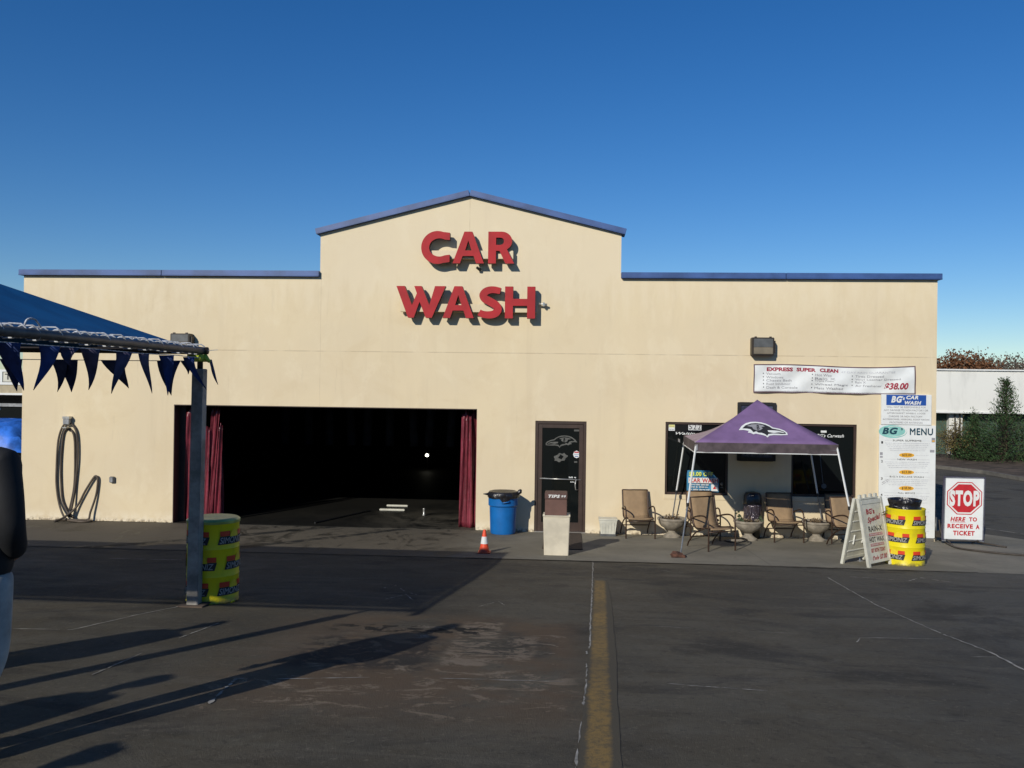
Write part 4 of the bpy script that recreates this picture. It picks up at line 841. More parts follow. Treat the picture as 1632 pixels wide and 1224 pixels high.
# ------------------------------------------------------------------ patio chairs
def make_chair():
    t = thing('patio_chair', '', 'patio chair', (0, 0, 0), 'tan sling patio chairs under and beside the tent')
    def strip(pts, th=.012, hw=.235):
        mb = MB(); n_ = len(pts); vs = []; fs = []
        for i, p in enumerate(pts):
            p = Vector(p)
            for s_ in (-1, -.5, 0, .5, 1): vs.append((s_ * hw, p.y, p.z - .012 * (1 - s_ * s_)))
        for i in range(n_ - 1):
            for k in range(4): a = i * 5 + k; fs.append((a, a + 1, a + 6, a + 5))
        mb.add(vs, fs); me = mb.mesh(); b = bmesh.new(); b.from_mesh(me); bmesh.ops.solidify(b, geom=b.faces[:], thickness=th); b.to_mesh(me); b.free(); return me
    seat = smooth([(0, -.27, .405), (0, -.20, .415), (0, 0, .37), (0, .12, .355), (0, .17, .375)], 4); back = smooth([(0, .172, .378), (0, .22, .45), (0, .28, .64), (0, .34, .85)], 4)
    link('seat', strip(seat), M['sling'], t, True); link('backrest', strip(back), M['sling'], t, True)
    for s in (-1, 1):
        rail = [(s * .245, p.y, p.z) for p in seat] + [(s * .245, p.y, p.z) for p in back[1:]]
        obj('side_rail', MB().tube(rail, .013, 8), M['tube'], t, True)
        obj('armrest', MB().tube(smooth([(s * .275, -.30, 0), (s * .275, -.285, .3), (s * .275, -.26, .50), (s * .275, -.20, .585), (s * .275, -.10, .605), (s * .275, .05, .575), (s * .262, .20, .52), (s * .25, .25, .49)], 4), .014, 8), M['tube'], t, True)
        obj('leg', MB().tube(smooth([(s * .262, -.15, .40), (s * .262, .10, .28), (s * .262, .28, .10), (s * .262, .33, 0)], 4), .013, 8), M['tube'], t, True)
    for a_, b_ in (((-.275, -.28, .36), (.275, -.28, .36)), ((-.262, .20, .19), (.262, .20, .19)), ((-.245, .34, .85), (.245, .34, .85))): obj('crossbar', MB().tube([a_, b_], .011, 6), M['tube'], t, True)
    return t
ch = make_chair()
spots = [(1.29, -.42, 7, 'patio chair standing alone at the left end, next to the white planter box'), (2.50, -.46, 4, 'patio chair against the wall below the coupon poster window'), (2.44, -1.95, 27, 'patio chair pulled forward and turned right, nearest the tent pole'),
         (4.02, -.46, 6, 'patio chair against the wall between the bagged bin and right bowl planter'), (5.10, -.45, 0, 'patio chair against the wall at the right end, below the right window'), (5.02, -1.25, 24, 'patio chair half hidden behind the white folding sign')]
for k, (x_, y_, a, lb) in enumerate(spots):
    if k == 0: ch.location = (x_, y_, gz(y_) + .004); ch.rotation_euler = (R(3.1), 0, R(a)); ch['label'] = lb
    else: c = dup(ch, (x_, y_, gz(y_) + .004), R(a), lb); c.rotation_euler = (R(3.1), 0, R(a))

# ------------------------------------------------------------------ pop-up tent
tn = thing('popup_tent', 'purple slant-leg pop-up tent with white bird-head emblem over the chairs', 'canopy tent', (3.2, -1.6, 0))
FL, FR_, BR_, BL = (2.08, -2.4), (4.425, -2.4), (4.50, -.36), (2.155, -.36); ez, vz = 1.975, 1.812; ap = (3.305, -1.40, 2.692)
cs = [FL, FR_, BR_, BL]
def roofface(a, b, k=0):
    mb = MB(); vs = []; fs = []; n_ = 10
    for j in range(n_ + 1):
        v = j / n_
        for i in range(n_ + 1):
            u = i / n_; x_ = (a[0] + (b[0] - a[0]) * u) * (1 - v) + ap[0] * v; y_ = (a[1] + (b[1] - a[1]) * u) * (1 - v) + ap[1] * v
            sag = -.055 * math.sin(math.pi * v) * (math.sin(math.pi * u) ** .6) * .6 - .03 * math.sin(math.pi * v) - .11 * math.sin(math.pi * v) * (u ** 1.5 if k == 2 else (1 - u) ** 1.5 if k == 3 else 0); vs.append((x_, y_, ez + (ap[2] - ez) * v ** 1.0 + sag))
    for j in range(n_):
        for i in range(n_): q = j * (n_ + 1) + i; fs.append((q, q + 1, q + n_ + 2, q + n_ + 1))
    return mb.add(vs, fs)
for k in range(4):
    me = roofface(cs[k], cs[(k + 1) % 4], k).mesh(); b = bmesh.new(); b.from_mesh(me); bmesh.ops.remove_doubles(b, verts=b.verts, dist=1e-4); bmesh.ops.solidify(b, geom=b.faces[:], thickness=.004); b.to_mesh(me); b.free()
    link('roof_panel', me, M['purple'] if k < 3 else M['purplefade'], tn, True)
for k in range(4):
    a, b_ = cs[k], cs[(k + 1) % 4]; mb = MB(); vs = []; fs = []; n_ = 24; dx, dy = b_[0] - a[0], b_[1] - a[1]; L_ = math.hypot(dx, dy); nx_, ny_ = dy / L_, -dx / L_
    for i in range(n_ + 1):
        u = i / n_; wv = .012 * math.sin(u * 17) * 1
        for v in (0, .5, 1): vs.append((a[0] + dx * u + nx_ * (.008 + wv * v), a[1] + dy * u + ny_ * (.008 + wv * v), ez - .002 - (ez - vz) * v))
    for i in range(n_):
        for v in (0, 1): q = i * 3 + v; fs.append((q, q + 1, q + 4, q + 3))
    mb.add(vs, fs); obj('valance', mb, M['valance'], tn, True)
feet = [(1.775, -3.05), (4.60, -3.02), (4.88, -.14), (1.93, -.14)]
for k in range(4):
    c_ = cs[k]; f_ = feet[k]; top = Vector((c_[0] * .985 + 3.3 * .015, c_[1] * .985 - 1.4 * .015, ez - .03)); ft = Vector((f_[0], f_[1], gz(f_[1]) + .006)); mid = top.lerp(ft, .55)
    lg = obj('leg', MB().tube([mid + (ft - mid) * -.05, ft], .012, 4), M['steel'], tn); obj('upper_tube', MB().tube([top, mid], .016, 4), M['white'], lg)
    obj('foot_plate', MB().lathe([(.045, 0), (.045, .008)], ft, 8), M['steel'], lg); obj('slider', MB().tube([mid + Vector((0, 0, .03)), mid - Vector((0, 0, .03))], .026, 6), M['black'], lg)
mb = MB()
for k in range(4):
    a, b_ = cs[k], cs[(k + 1) % 4]
    for h0, h1 in ((0, 1), (1, 0)):
        for q in range(2): A_ = Vector((a[0] + (b_[0] - a[0]) * q / 2, a[1] + (b_[1] - a[1]) * q / 2, 1.9)); B_ = Vector((a[0] + (b_[0] - a[0]) * (q + 1) / 2, a[1] + (b_[1] - a[1]) * (q + 1) / 2, 1.9)); cc = Vector((3.25, -1.6, 0)); A_ += (cc - A_).to_3d() * .015 * 1; A_.z = 1.87 + .10 * h0; B_.z = 1.87 + .10 * h1; mb.tube([A_, B_], .008, 4)
obj('scissor_frame', mb, M['steel'], tn)
for k in range(4):
    a, b_ = cs[k], cs[(k + 1) % 4]; obj('eave_bar', MB().tube([(a[0] + (a[0] - 3.25) * .012, a[1] + (a[1] + 1.6) * .014, vz - .004), (b_[0] + (b_[0] - 3.25) * .012, b_[1] + (b_[1] + 1.6) * .014, vz - .004)], .009, 6), M['white'], tn)
up = Vector((ap[0] - (FL[0] + FR_[0]) / 2, ap[1] + 2.75, ap[2] - ez)); tp = Plane((2.03, -2.75, ez), (1, 0, 0), (0, up.y, up.z))
# the emblem follows the sagging front panel
def tsurf(x_, v, h): 
    a, b_ = FL, FR_; xx = x_; u = ((xx - ap[0] * v) / (1 - v) - a[0]) / (b_[0] - a[0]); y_ = FL[1] * (1 - v) + ap[1] * v
    return Vector((xx, y_, ez + (ap[2] - ez) * v - .055 * math.sin(math.pi * v) * (max(0, math.sin(math.pi * u)) ** .6) * .6 - .03 * math.sin(math.pi * v))) + Vector((0, -.53, .85)) * h
class TentPlane(Plane):
    def P(s, x, y, h=.003): return tsurf(x, y, h + .004)
etched_bird(TentPlane((0, 0, 0)), 2.86, 3.665, .16, .55, (M['signwhite'], M['ink'], M['greyink']), False, tn, 'emblem', .003)
mb = MB(); q = Plane((2.07, -2.0, 1.88), (0, -1, 0)); q.ux = Vector((.0, -1, 0)); q.n = Vector((-1, 0, 0)); mb = MB(); q.rect(mb, -1.6, -1.3, -.02, .04, .03); obj('valance_label', mb, M['greyink'], tn)
q = Plane((2.08, -2.415, 1.82)); mb = MB(); q.rect(mb, .015, .035, .02, .12, .02); obj('valance_label', mb, M['greyink'], tn)
rk = thing('stone_weight', 'rusty lump of broken masonry at the foot of the front left tent leg', 'rock', (1.74, -3.1, gz(-3.1)))
def rock(c, sx, sy, sz, seed, parent, mat, name='stone'):
    rr = random.Random(seed); b = bmesh.new(); bmesh.ops.create_icosphere(b, subdivisions=2, radius=1)
    for v in b.verts: k = 1 + rr.uniform(-.22, .22); v.co = Vector((v.co.x * sx * k + c[0], v.co.y * sy * k + c[1], max(0, v.co.z * k * sz + sz * .8) + c[2]))
    me = bpy.data.meshes.new(name); b.to_mesh(me); b.free(); return link(name, me, mat, parent)
rock((1.70, -3.12, gz(-3.1)), .10, .08, .055, 1, rk, M['rust']); rock((1.80, -3.14, gz(-3.1)), .05, .04, .03, 2, rk, M['rust']); rock((1.83, -3.06, gz(-3.0)), .04, .04, .025, 5, rk, M['black'])
fs_ = thing('flagstone', 'flat pale broken slab on the concrete beside the forward chair', 'stone slab', (3.0, -.8, gz(-.8)))
rock((3.04, -.85, gz(-.85)), .16, .12, .03, 8, fs_, M['urn']); rock((3.18, -.72, gz(-.72)), .08, .07, .02, 9, fs_, M['urn'])
hb = tag(obj('garden_hose', MB().tube(smooth([(2.85, -.9, gz(-.9) + .03), (3.05, -1.1, gz(-1.1) + .03), (3.25, -.95, gz(-.95) + .05), (3.2, -.7, gz(-.7) + .06), (3.05, -.6, gz(-.6) + .03)]), .014, 6), M['black'], None, True), 'short curl of black hose on the slab beside the forward patio chair', 'hose')

# ------------------------------------------------------------------ drums
LR = .296
def drum(cx, cy, label, rot, shift, bag):
    g = gz(cy) + .006; t = thing('steel_drum', label, 'drum', (cx, cy, g), 'yellow advertising drums')
    obj('barrel', MB().lathe([(.270, 0), (.29, .004), (.293, .02), (.287, .03), (.287, .28), (.293, .295), (.287, .31), (.287, .57), (.293, .585), (.287, .60), (.287, .85), (.293, .862), (.293, .875), (.28, .878), (.275, .84), (.02, .82)], (cx, cy, g), 48), M['yellow'], t, 35)
    class Cyl:
        pass
    def cp(u, v, h): a = rot + u / .2895; return Vector((cx + (.2895 + h) * math.sin(a), cy - (.2895 + h) * math.cos(a), g + v))
    def quad(x0, x1, y0, y1, h, sk=0):
        mb = MB(); n_ = 8; vs = []; fs = []
        for i in range(n_ + 1): u = x0 + (x1 - x0) * i / n_; vs += [cp(u, y0, h), cp(u + sk, y1, h)]
        for i in range(n_): fs.append((2 * i, 2 * i + 2, 2 * i + 3, 2 * i + 1))
        return mb.add(vs, fs)
    for row in range(3):
        for k in range(4):
            u0 = k * .4547 + (shift if row == 1 else 0) - .9; v0 = .10 + row * .268
            lg = obj('logo', quad(u0, u0 + .345, v0, v0 + .085, .0062, .025), M['ink'], t)
            obj('logo_bar', quad(u0 + .025, u0 + .145, v0 + .087, v0 + .14, .0062), M['drumred'], lg); obj('logo_bar', quad(u0 + .265, u0 + .362, v0 + .087, v0 + .14, .0062), M['drumred'], lg)
            n_ = 12; vs = [cp(u0 + .205, v0 + .075, .008)] + [cp(u0 + .205 + .062 * math.cos(math.pi * i / n_), v0 + .075 + .078 * math.sin(math.pi * i / n_), .008) for i in range(n_ + 1)]; obj('logo_sun', MB().add(vs, [(0, i + 1, i + 2) for i in range(n_)]), M['sun'], lg)
            vt, ft_ = text_mesh('SIMONIZ', .02, .2); obj('lettering', MB().add([cp(u0 + .02 + a * .315, v0 + .010 + b_ * .066, .0095 + c) for a, b_, c in vt], ft_), M['drumgrey'], lg)
    if bag:
        obj('liner', MB().lathe([(.26, .84), (.225, .90), (.235, .95), (.245, 1.0), (.235, 1.01), (.20, .93), (.02, .90)], (cx - .01, cy, g), 30, lambda a, j: .03 * math.sin(6 * a + j) + .02 * math.sin(15 * a)), M['liner'], t, 50)
        obj('liner_knot', MB().tube([(cx - .24, cy - .1, g + .87), (cx - .22, cy - .12, g + .91), (cx - .13, cy - .2, g + .895)], [.02, .03, .01], 8), M['liner'], t, True)
        mb = MB(); mb.tube([(cx - .29, cy - .05, g + .83), (cx - .37, cy - .06, g + .80)], .006, 4); mb.tube([(cx - .29, cy - .05, g + .79), (cx - .38, cy - .06, g + .755)], .006, 4); obj('wire', mb, M['rubber'], t)
    else:
        obj('lid_film', MB().lathe([(.296, .85), (.298, .875), (.27, .895), (.12, .885), (.02, .88)], (cx, cy, g), 40, lambda a, j: .008 * math.sin(9 * a + j * 2)), pm('crumpled_film', (.45, .50, .12), .35, .2, 9, bump=.6, bs=14), t, 50)
    return t
drum(5.235, -3.15, 'yellow SIMONIZ drum stuffed with a black bag, beside the folding sign', R(-4), .06, True)
dL = drum(-3.655, -8.42, 'yellow SIMONIZ drum in shade behind the canopy post', R(30), .08, False); dL.scale = (.89, .89, .955)

# ------------------------------------------------------------------ folding A-frame sign
C0 = Vector((4.60, -3.31, gz(-3.31) + .006)); u = Vector((.75, .66, 0)).normalized(); nF = Vector((u.y, -u.x, 0))
af = thing('folding_sign', 'white plastic folding sign with red and black hand lettered wash special', 'A-frame sign', C0)
def aframe_panel(name, side):
    n_ = nF * side; bot = C0 + n_ * .225; top = C0 + n_ * .03 + Vector((0, 0, 1.03)); upv = (top - bot).normalized(); nrm = (u * side).cross(upv) if side > 0 else (-u).cross(upv)
    mb = MB(); H_ = (top - bot).length; cc = bot + upv * (H_ / 2); fr = nrm
    for s_ in (-1, 1): mb.obox(cc + u * s_ * .305, u, nrm, upv, .03, .022, H_ / 2)
    mb.obox(cc + upv * .01 + nrm * .0, u, nrm, upv, .275, .012, H_ / 2 - .06)
    mb.obox(bot + upv * .09, u, nrm, upv, .274, .02, .025); mb.obox(top - upv * .06, u, nrm, upv, .274, .02, .035)
    o = obj(name, mb, M['offwhite'], af, False, .005)
    if side < 0:
        mb = MB()
        for k in range(5): mb.obox(bot + upv * (.2 + k * .16) - nrm * .014, u, nrm, upv, .25, .006, .008)
        for s_ in (-.13, .12): mb.obox(bot + upv * .38 - nrm * .02 + u * s_, u, nrm, upv, .009, .008, .075)
        obj('rib', mb, M['white'], o)
    return bot, upv, nrm
bot, upv, nrm = aframe_panel('front_panel', 1); aframe_panel('rear_panel', -1)
mb = MB(); mb.obox(C0 + Vector((0, 0, 1.02)), u, nF, (0, 0, 1), .25, .03, .012)
for s_ in (-.22, -.08, .08, .22): mb.obox(C0 + u * s_ + Vector((0, 0, 1.05)), u, nF, (0, 0, 1), .03, .02, .035)
obj('hinge', mb, M['offwhite'], af, False, .006)
ap_ = Plane(bot + nrm * .013, u, upv)
mb = MB(); ap_.text(mb, "BG's", -.17, .06, .80, .885, .04, 0); ap_.text(mb, 'Special', -.17, .20, .645, .75, .03, .3, .003, .05); ap_.text(mb, 'GET BOTH TODAY', -.20, .20, .225, .285, .045, 0); ap_.text(mb, 'Only $7.00', -.19, .22, .07, .17, .03, .25, .003, .02)
obj('lettering', mb, M['crimson'], af)
mb = MB(); ap_.text(mb, 'RAIN-X', -.18, .20, .535, .62, .02); ap_.text(mb, 'HOT WAX', -.20, .21, .375, .455, .02); obj('lettering', mb, M['ink'], af)
mb = MB()
for z_ in (.47, .315): ap_.rect(mb, -.19, .19, z_, z_ + .042)
obj('stripe', mb, pm('faded_red', (.42, .16, .16)), af)
mb = MB()
for z_ in (.47, .315): ap_.text(mb, 'REGULARLY $5.00', -.17, .17, z_ + .008, z_ + .034, .01, 0, .005)
obj('lettering', mb, M['white'], af)

# ------------------------------------------------------------------ stop sign stand
sp_ = thing('stop_sign_stand', 'portable white STOP here to receive a ticket sign leaning at building corner', 'stop sign', (7.38, -.27, 0))
uy = Vector((.045, .06, 1)).normalized(); uxx = Vector((1, -.02, 0)).normalized(); pl = Plane((7.02, -.30, .115), uxx, uy); Wd, Ht = .685, 1.135; nn = pl.n
mb = MB(); cc = pl.P(Wd / 2, Ht / 2, 0); mb.obox(cc - nn * .03, uxx, nn, uy, Wd / 2 + .034, .028, Ht / 2 + .034); obj('frame', mb, pm('frame_plum', (.05, .045, .075), .5), sp_, False, .006)
mb = MB()
for q in ((0, Wd, -.024, -.004), (0, Wd, Ht + .004, Ht + .02), (-.02, -.004, 0, Ht), (Wd + .004, Wd + .02, 0, Ht)): pl.rect(mb, *q, .0)
mb.obox(pl.P(Wd / 2, -.035, -.02), uxx, nn, uy, Wd / 2 + .03, .02, .010); obj('frame_edge', mb, M['steel'], sp_)
mb = MB(); mb.obox(cc + nn * .001, uxx, nn, uy, Wd / 2, .004, Ht / 2); obj('panel', mb, M['signwhite'], sp_)
def octo(r, rw): k = math.tan(R(22.5)); return [(Wd / 2 + a * r * rw, .765 + b_ * r) for a, b_ in ((1, k), (k, 1), (-k, 1), (-1, k), (-1, -k), (-k, -1), (k, -1), (1, -k))]
mb = MB(); pl.poly(mb, octo(.305, 1.04), .006); obj('octagon', mb, M['redink'], sp_); mb = MB(); pl.loops(mb, [octo(.288, 1.04), octo(.262, 1.04)], .009); obj('octagon_border', mb, M['white'], sp_)
mb = MB(); pl.text(mb, 'STOP', .075, .61, .615, .915, .055, 0, .009); obj('lettering', mb, M['white'], sp_)
mb = MB(); pl.text(mb, 'HERE', .10, .375, .33, .415, .05, .2, .006); pl.text(mb, 'TO', .435, .58, .335, .415, .05, 0, .006); pl.text(mb, 'RECEIVE', .05, .51, .20, .285, .05, 0, .006); pl.text(mb, 'A', .56, .63, .195, .28, .05, 0, .006); pl.text(mb, 'TICKET', .155, .545, .07, .16, .05, 0, .006); pl.rect(mb, .10, .375, .312, .318, .006); obj('lettering', mb, M['redink'], sp_)
mb = MB(); mb.tube([(7.05, -.34, .11), (7.05, -.62, .035)], .016, 6); mb.tube([(7.62, -.32, .10), (7.62, -.1, .02)], .016, 6); mb.tube([(7.62, -.30, .07), (7.95, -.72, .06)], .018, 6); mb.tube([(7.10, -.30, .09), (7.10, .1, .02)], .016, 6); mb.tube([(7.05, -.31, .09), (7.65, -.31, .085)], .014, 6); obj('leg', mb, M['rubber'], sp_, True)

hz_ = tag(obj('black_cable', MB().tube(smooth([(7.07, .05, .42), (7.08, 0, .2), (7.10, -.15, .05), (7.02, -.5, .05), (6.95, -1.1, gz(-1.1) + .022), (7.2, -1.5, gz(-1.5) + .022), (7.7, -1.86, gz(-1.86) + .022), (8.6, -2.15, gz(-2.15) + .022), (9.8, -2.5, gz(-2.5) + .022)]), .018, 6), M['rubber'], None, True), 'long black rubber hose running from the building corner across the ground', 'hose')
dp = thing('corner_pipe', 'short dark pipe stub and bracket on the building corner behind the stop sign', 'pipe', (7.06, .1, 0))
obj('pipe', MB().tube([(7.03, .12, .0), (7.03, .12, .46)], .03, 8), M['slate'], dp, True); obj('valve', MB().box(7.0, 7.12, .04, .16, .08, .2), M['rubber'], dp, False, .01)

# ------------------------------------------------------------------ big blue shade canopy
cp_ = thing('shade_canopy', 'large blue fabric shade canopy laced to a pipe frame on grey posts', 'shade canopy', (-3.68, -8.75, .65))
CX, CY0, CY1, CW, CZ = -3.68, -8.75, -13.35, 8.0, 3.18
def post(x_, y_):
    g = gz(y_); o = obj('post', MB().obox((x_ - .012, y_, (g + 3.00) / 2 + .0), Vector((1, 0, 0)), (0, 1, 0), Vector((.010, 0, 1)), 0.056, .056, (3.00 - g) / 2), M['postpaint'], cp_, False, .006)
    obj('stub', MB().tube([(x_ + .003, y_, 2.99), (x_ + .003, y_, 3.17)], .028, 10), M['lampframe'], o, True)
    obj('base_plate', MB().box(x_ - .15, x_ + .11, y_ - .12, y_ + .12, g + .004, g + .02), M['mulch'], o, False, .003)
    return o
for x_ in (CX, CX - CW):
    for y_ in (CY0, CY1): post(x_ - (.45 if y_ == CY1 and x_ == CX else 0), y_)
mb = MB()
def pipe(a, b): mb.tube([a, b], .036, 12)
pipe((CX + .03, CY0 + .03, CZ), (CX + .03, CY1 - .2, CZ)); obj('pipe_rail', mb, M['pipedark'], cp_, True); mb = MB(); pipe((CX + .08, CY0, CZ), (CX - CW, CY0, CZ)); obj('pipe_rail', mb, M['lampframe'], cp_, True)
mb = MB(); pipe((CX - CW, CY0, CZ), (CX - CW, CY1, CZ)); obj('pipe_rail', mb, M['steel'], cp_, True); mb = MB(); pipe((CX, CY1, CZ), (CX - CW, CY1, CZ)); obj('pipe_rail', mb, M['steel'], cp_, True)
# roof fabric: hipped, edges slightly scooped
RZ = 4.15; rx0, rx1, ry = CX - 2.375, CX - CW + 2.375, (CY0 + CY1) / 2; ins = .07
c4 = [Vector((CX - ins, CY0 - ins, CZ + .02)), Vector((CX - ins, CY1 + ins, CZ + .02)), Vector((CX - CW + ins, CY1 + ins, CZ + .02)), Vector((CX - CW + ins, CY0 - ins, CZ + .02))]
A_, B_ = Vector((rx0, ry, RZ)), Vector((rx1, ry, RZ))
def patch(p00, p10, p11, p01, nu=14, nv=10):
    vs = []; fs = []
    for j in range(nv + 1):
        for i in range(nu + 1):
            s, t = i / nu, j / nv; v = (p00 * (1 - s) + p10 * s) * (1 - t) + (p01 * (1 - s) + p11 * s) * t; v = v.copy(); v.z -= .10 * math.sin(math.pi * t) * math.sin(math.pi * s) + .0; vs.append(v)
    for j in range(nv):
        for i in range(nu): q = j * (nu + 1) + i; fs.append((q, q + 1, q + nu + 2, q + nu + 1))
    return vs, fs
mb = MB()
for a, b_, c_, d_ in ((c4[0], c4[1], A_, A_), (c4[1], c4[2], B_, A_), (c4[2], c4[3], B_, B_), (c4[3], c4[0], A_, B_)): mb.add(*patch(a, b_, c_, d_))
me = mb.mesh(); b = bmesh.new(); b.from_mesh(me); bmesh.ops.remove_doubles(b, verts=b.verts, dist=1e-3); bmesh.ops.solidify(b, geom=b.faces[:], thickness=.006); b.to_mesh(me); b.free(); link('roof_fabric', me, M['canopy'], cp_, 30)
# lacing rope
pts = []; L_ = CY0 - CY1; n_ = 36; rr = random.Random(5)
for i in range(n_ * 10 + 1):
    a = i / 10 * 2 * math.pi; yy = CY0 - L_ * i / (n_ * 10); k = 1.0 + .15 * math.sin(i * .37); c_ = math.cos(a); s_ = math.sin(a)
    pts.append((CX + .03 - .02 + (.044 * k) * c_ - (.05 if c_ < -.3 else 0), yy, CZ + .010 + .048 * s_ * k))
obj('lacing', MB().tube(pts, .0065, 5), M['rope'], cp_, True)
obj('rope_loop', MB().tube(smooth([(CX + .02, -11.55, CZ + .04), (CX + .03, -11.53, CZ + .09), (CX + .03, -11.45, CZ + .10), (CX + .03, -11.38, CZ + .05)]), .007, 5), M['rope'], cp_, True)
mb = MB(); mb.obox((CX - .02, CY0 - .02, CZ - .075), (1, 0, 0), (0, 1, 0), (0, 0, 1), .07, .07, .035); mb.tube([(CX + .04, CY0, CZ - .05), (CX + .10, CY0, CZ - .11)], [.035, .015], 8); obj('strap', mb, M['ducktape'], cp_, True)
mb = MB(); mb.tube([(CX + .08, CY0, CZ + .0), (CX + .19, CY0 - .02, CZ + .01)], .003, 4); obj('loose_cord', mb, M['rope'], cp_)
# pennant strings
def pennant_string(label, pts, flags, axis):
    t = thing('pennant_string', label, 'bunting', pts[0], 'navy pennant strings on the blue canopy')
    obj('string', MB().tube(pts, .004, 5), M['rope'], t)
    for (pos, wd, ln, tw, lean, mt_) in flags:
        mb = MB(); n_ = 7; vs = []; fs = []; base = Vector(pos)
        d_ = Vector((math.cos(tw), math.sin(tw), 0))
        for j in range(n_ + 1):
            v = j / n_; hw = wd / 2 * (1 - v) + .002
            bend = lean * v ** 1.5; cx_ = base + Vector((bend, .05 * math.sin(v * 3 + pos[0] * 9 + pos[1] * 7), -ln * v))
            for s_ in (-1, 0, 1): vs.append(cx_ + d_ * hw * s_ + Vector((0, 0, 0)) + Vector((-d_.y, d_.x, 0)) * (.03 * (1 - s_ * s_) * math.sin(v * 3.0)))
        for j in range(n_):
            for k in (0, 1): q = j * 3 + k; fs.append((q, q + 1, q + 4, q + 3))
        mb.add(vs, fs); me = mb.mesh(); b = bmesh.new(); b.from_mesh(me); bmesh.ops.solidify(b, geom=b.faces[:], thickness=.0015); b.to_mesh(me); b.free(); link('pennant', me, M[mt_], t, True)
sA = [(CX + .03, CY0 - .05, CZ - .075)] + [(CX + .03, y_, CZ - .062 - .015 * abs(math.sin(y_ * 2))) for y_ in (-9.3, -10.0, -10.7, -11.4, -12.1, -13.2)]
fa = [((CX + .03, y_, CZ - .075), wd, ln, R(tw), le, mt_) for y_, wd, ln, tw, le, mt_ in ((-9.02, .10, .31, 20, .14, 'pennant'), (-9.56, .13, .36, 8, .05, 'pennant'), (-9.89, .10, .34, 60, .03, 'pennant2'), (-10.31, .12, .34, 35, -.05, 'pennant2'), (-10.72, .13, .31, 30, -.06, 'pennant2'), (-11.03, .13, .14, 10, .02, 'pennant2'), (-11.32, .13, .31, 30, -.06, 'pennant'), (-11.68, .17, .31, 5, .05, 'pennant'), (-12.3, .2, .34, 40, 0, 'pennant'))] + [((CX + .09, CY0, CZ - .085), .045, .25, R(70), .11, 'pennant2')]
pennant_string('navy pennant string along the near edge pipe of the blue canopy', sA, fa, 'y')
def bxp(px_, py__=572): return -5.785 + px_ * (5.785 - 3.706) / 318
sB = [(CX + .05, CY0 + .05, CZ - .10)] + [(x_, CY0 + .05, CZ - .105) for x_ in (-4.4, -5.2, -6.0, -7.0, -8.2)]
fb = []
for z0, z1, tip, ln, tw in ((965, 1105, 1045, .37, 0), (1115, 1165, 1135, .14, 0), (635, 785, 775, .30, 0), (330, 475, 440, .35, 0), (320, 420, 345, .35, 0), (-20, 120, 120, .35, 0), (-180, -60, -90, .35, 0)):
    xa, xb, xt = (bxp(q / 3.824) for q in (z0, z1, tip)); fb.append((((xa + xb) / 2, CY0 + .055, CZ - .105), xb - xa, ln * .93, tw, xt - (xa + xb) / 2, 'pennant'))
pennant_string('navy pennant string along the back edge of the blue canopy facing the wall', sB, fb, 'x')

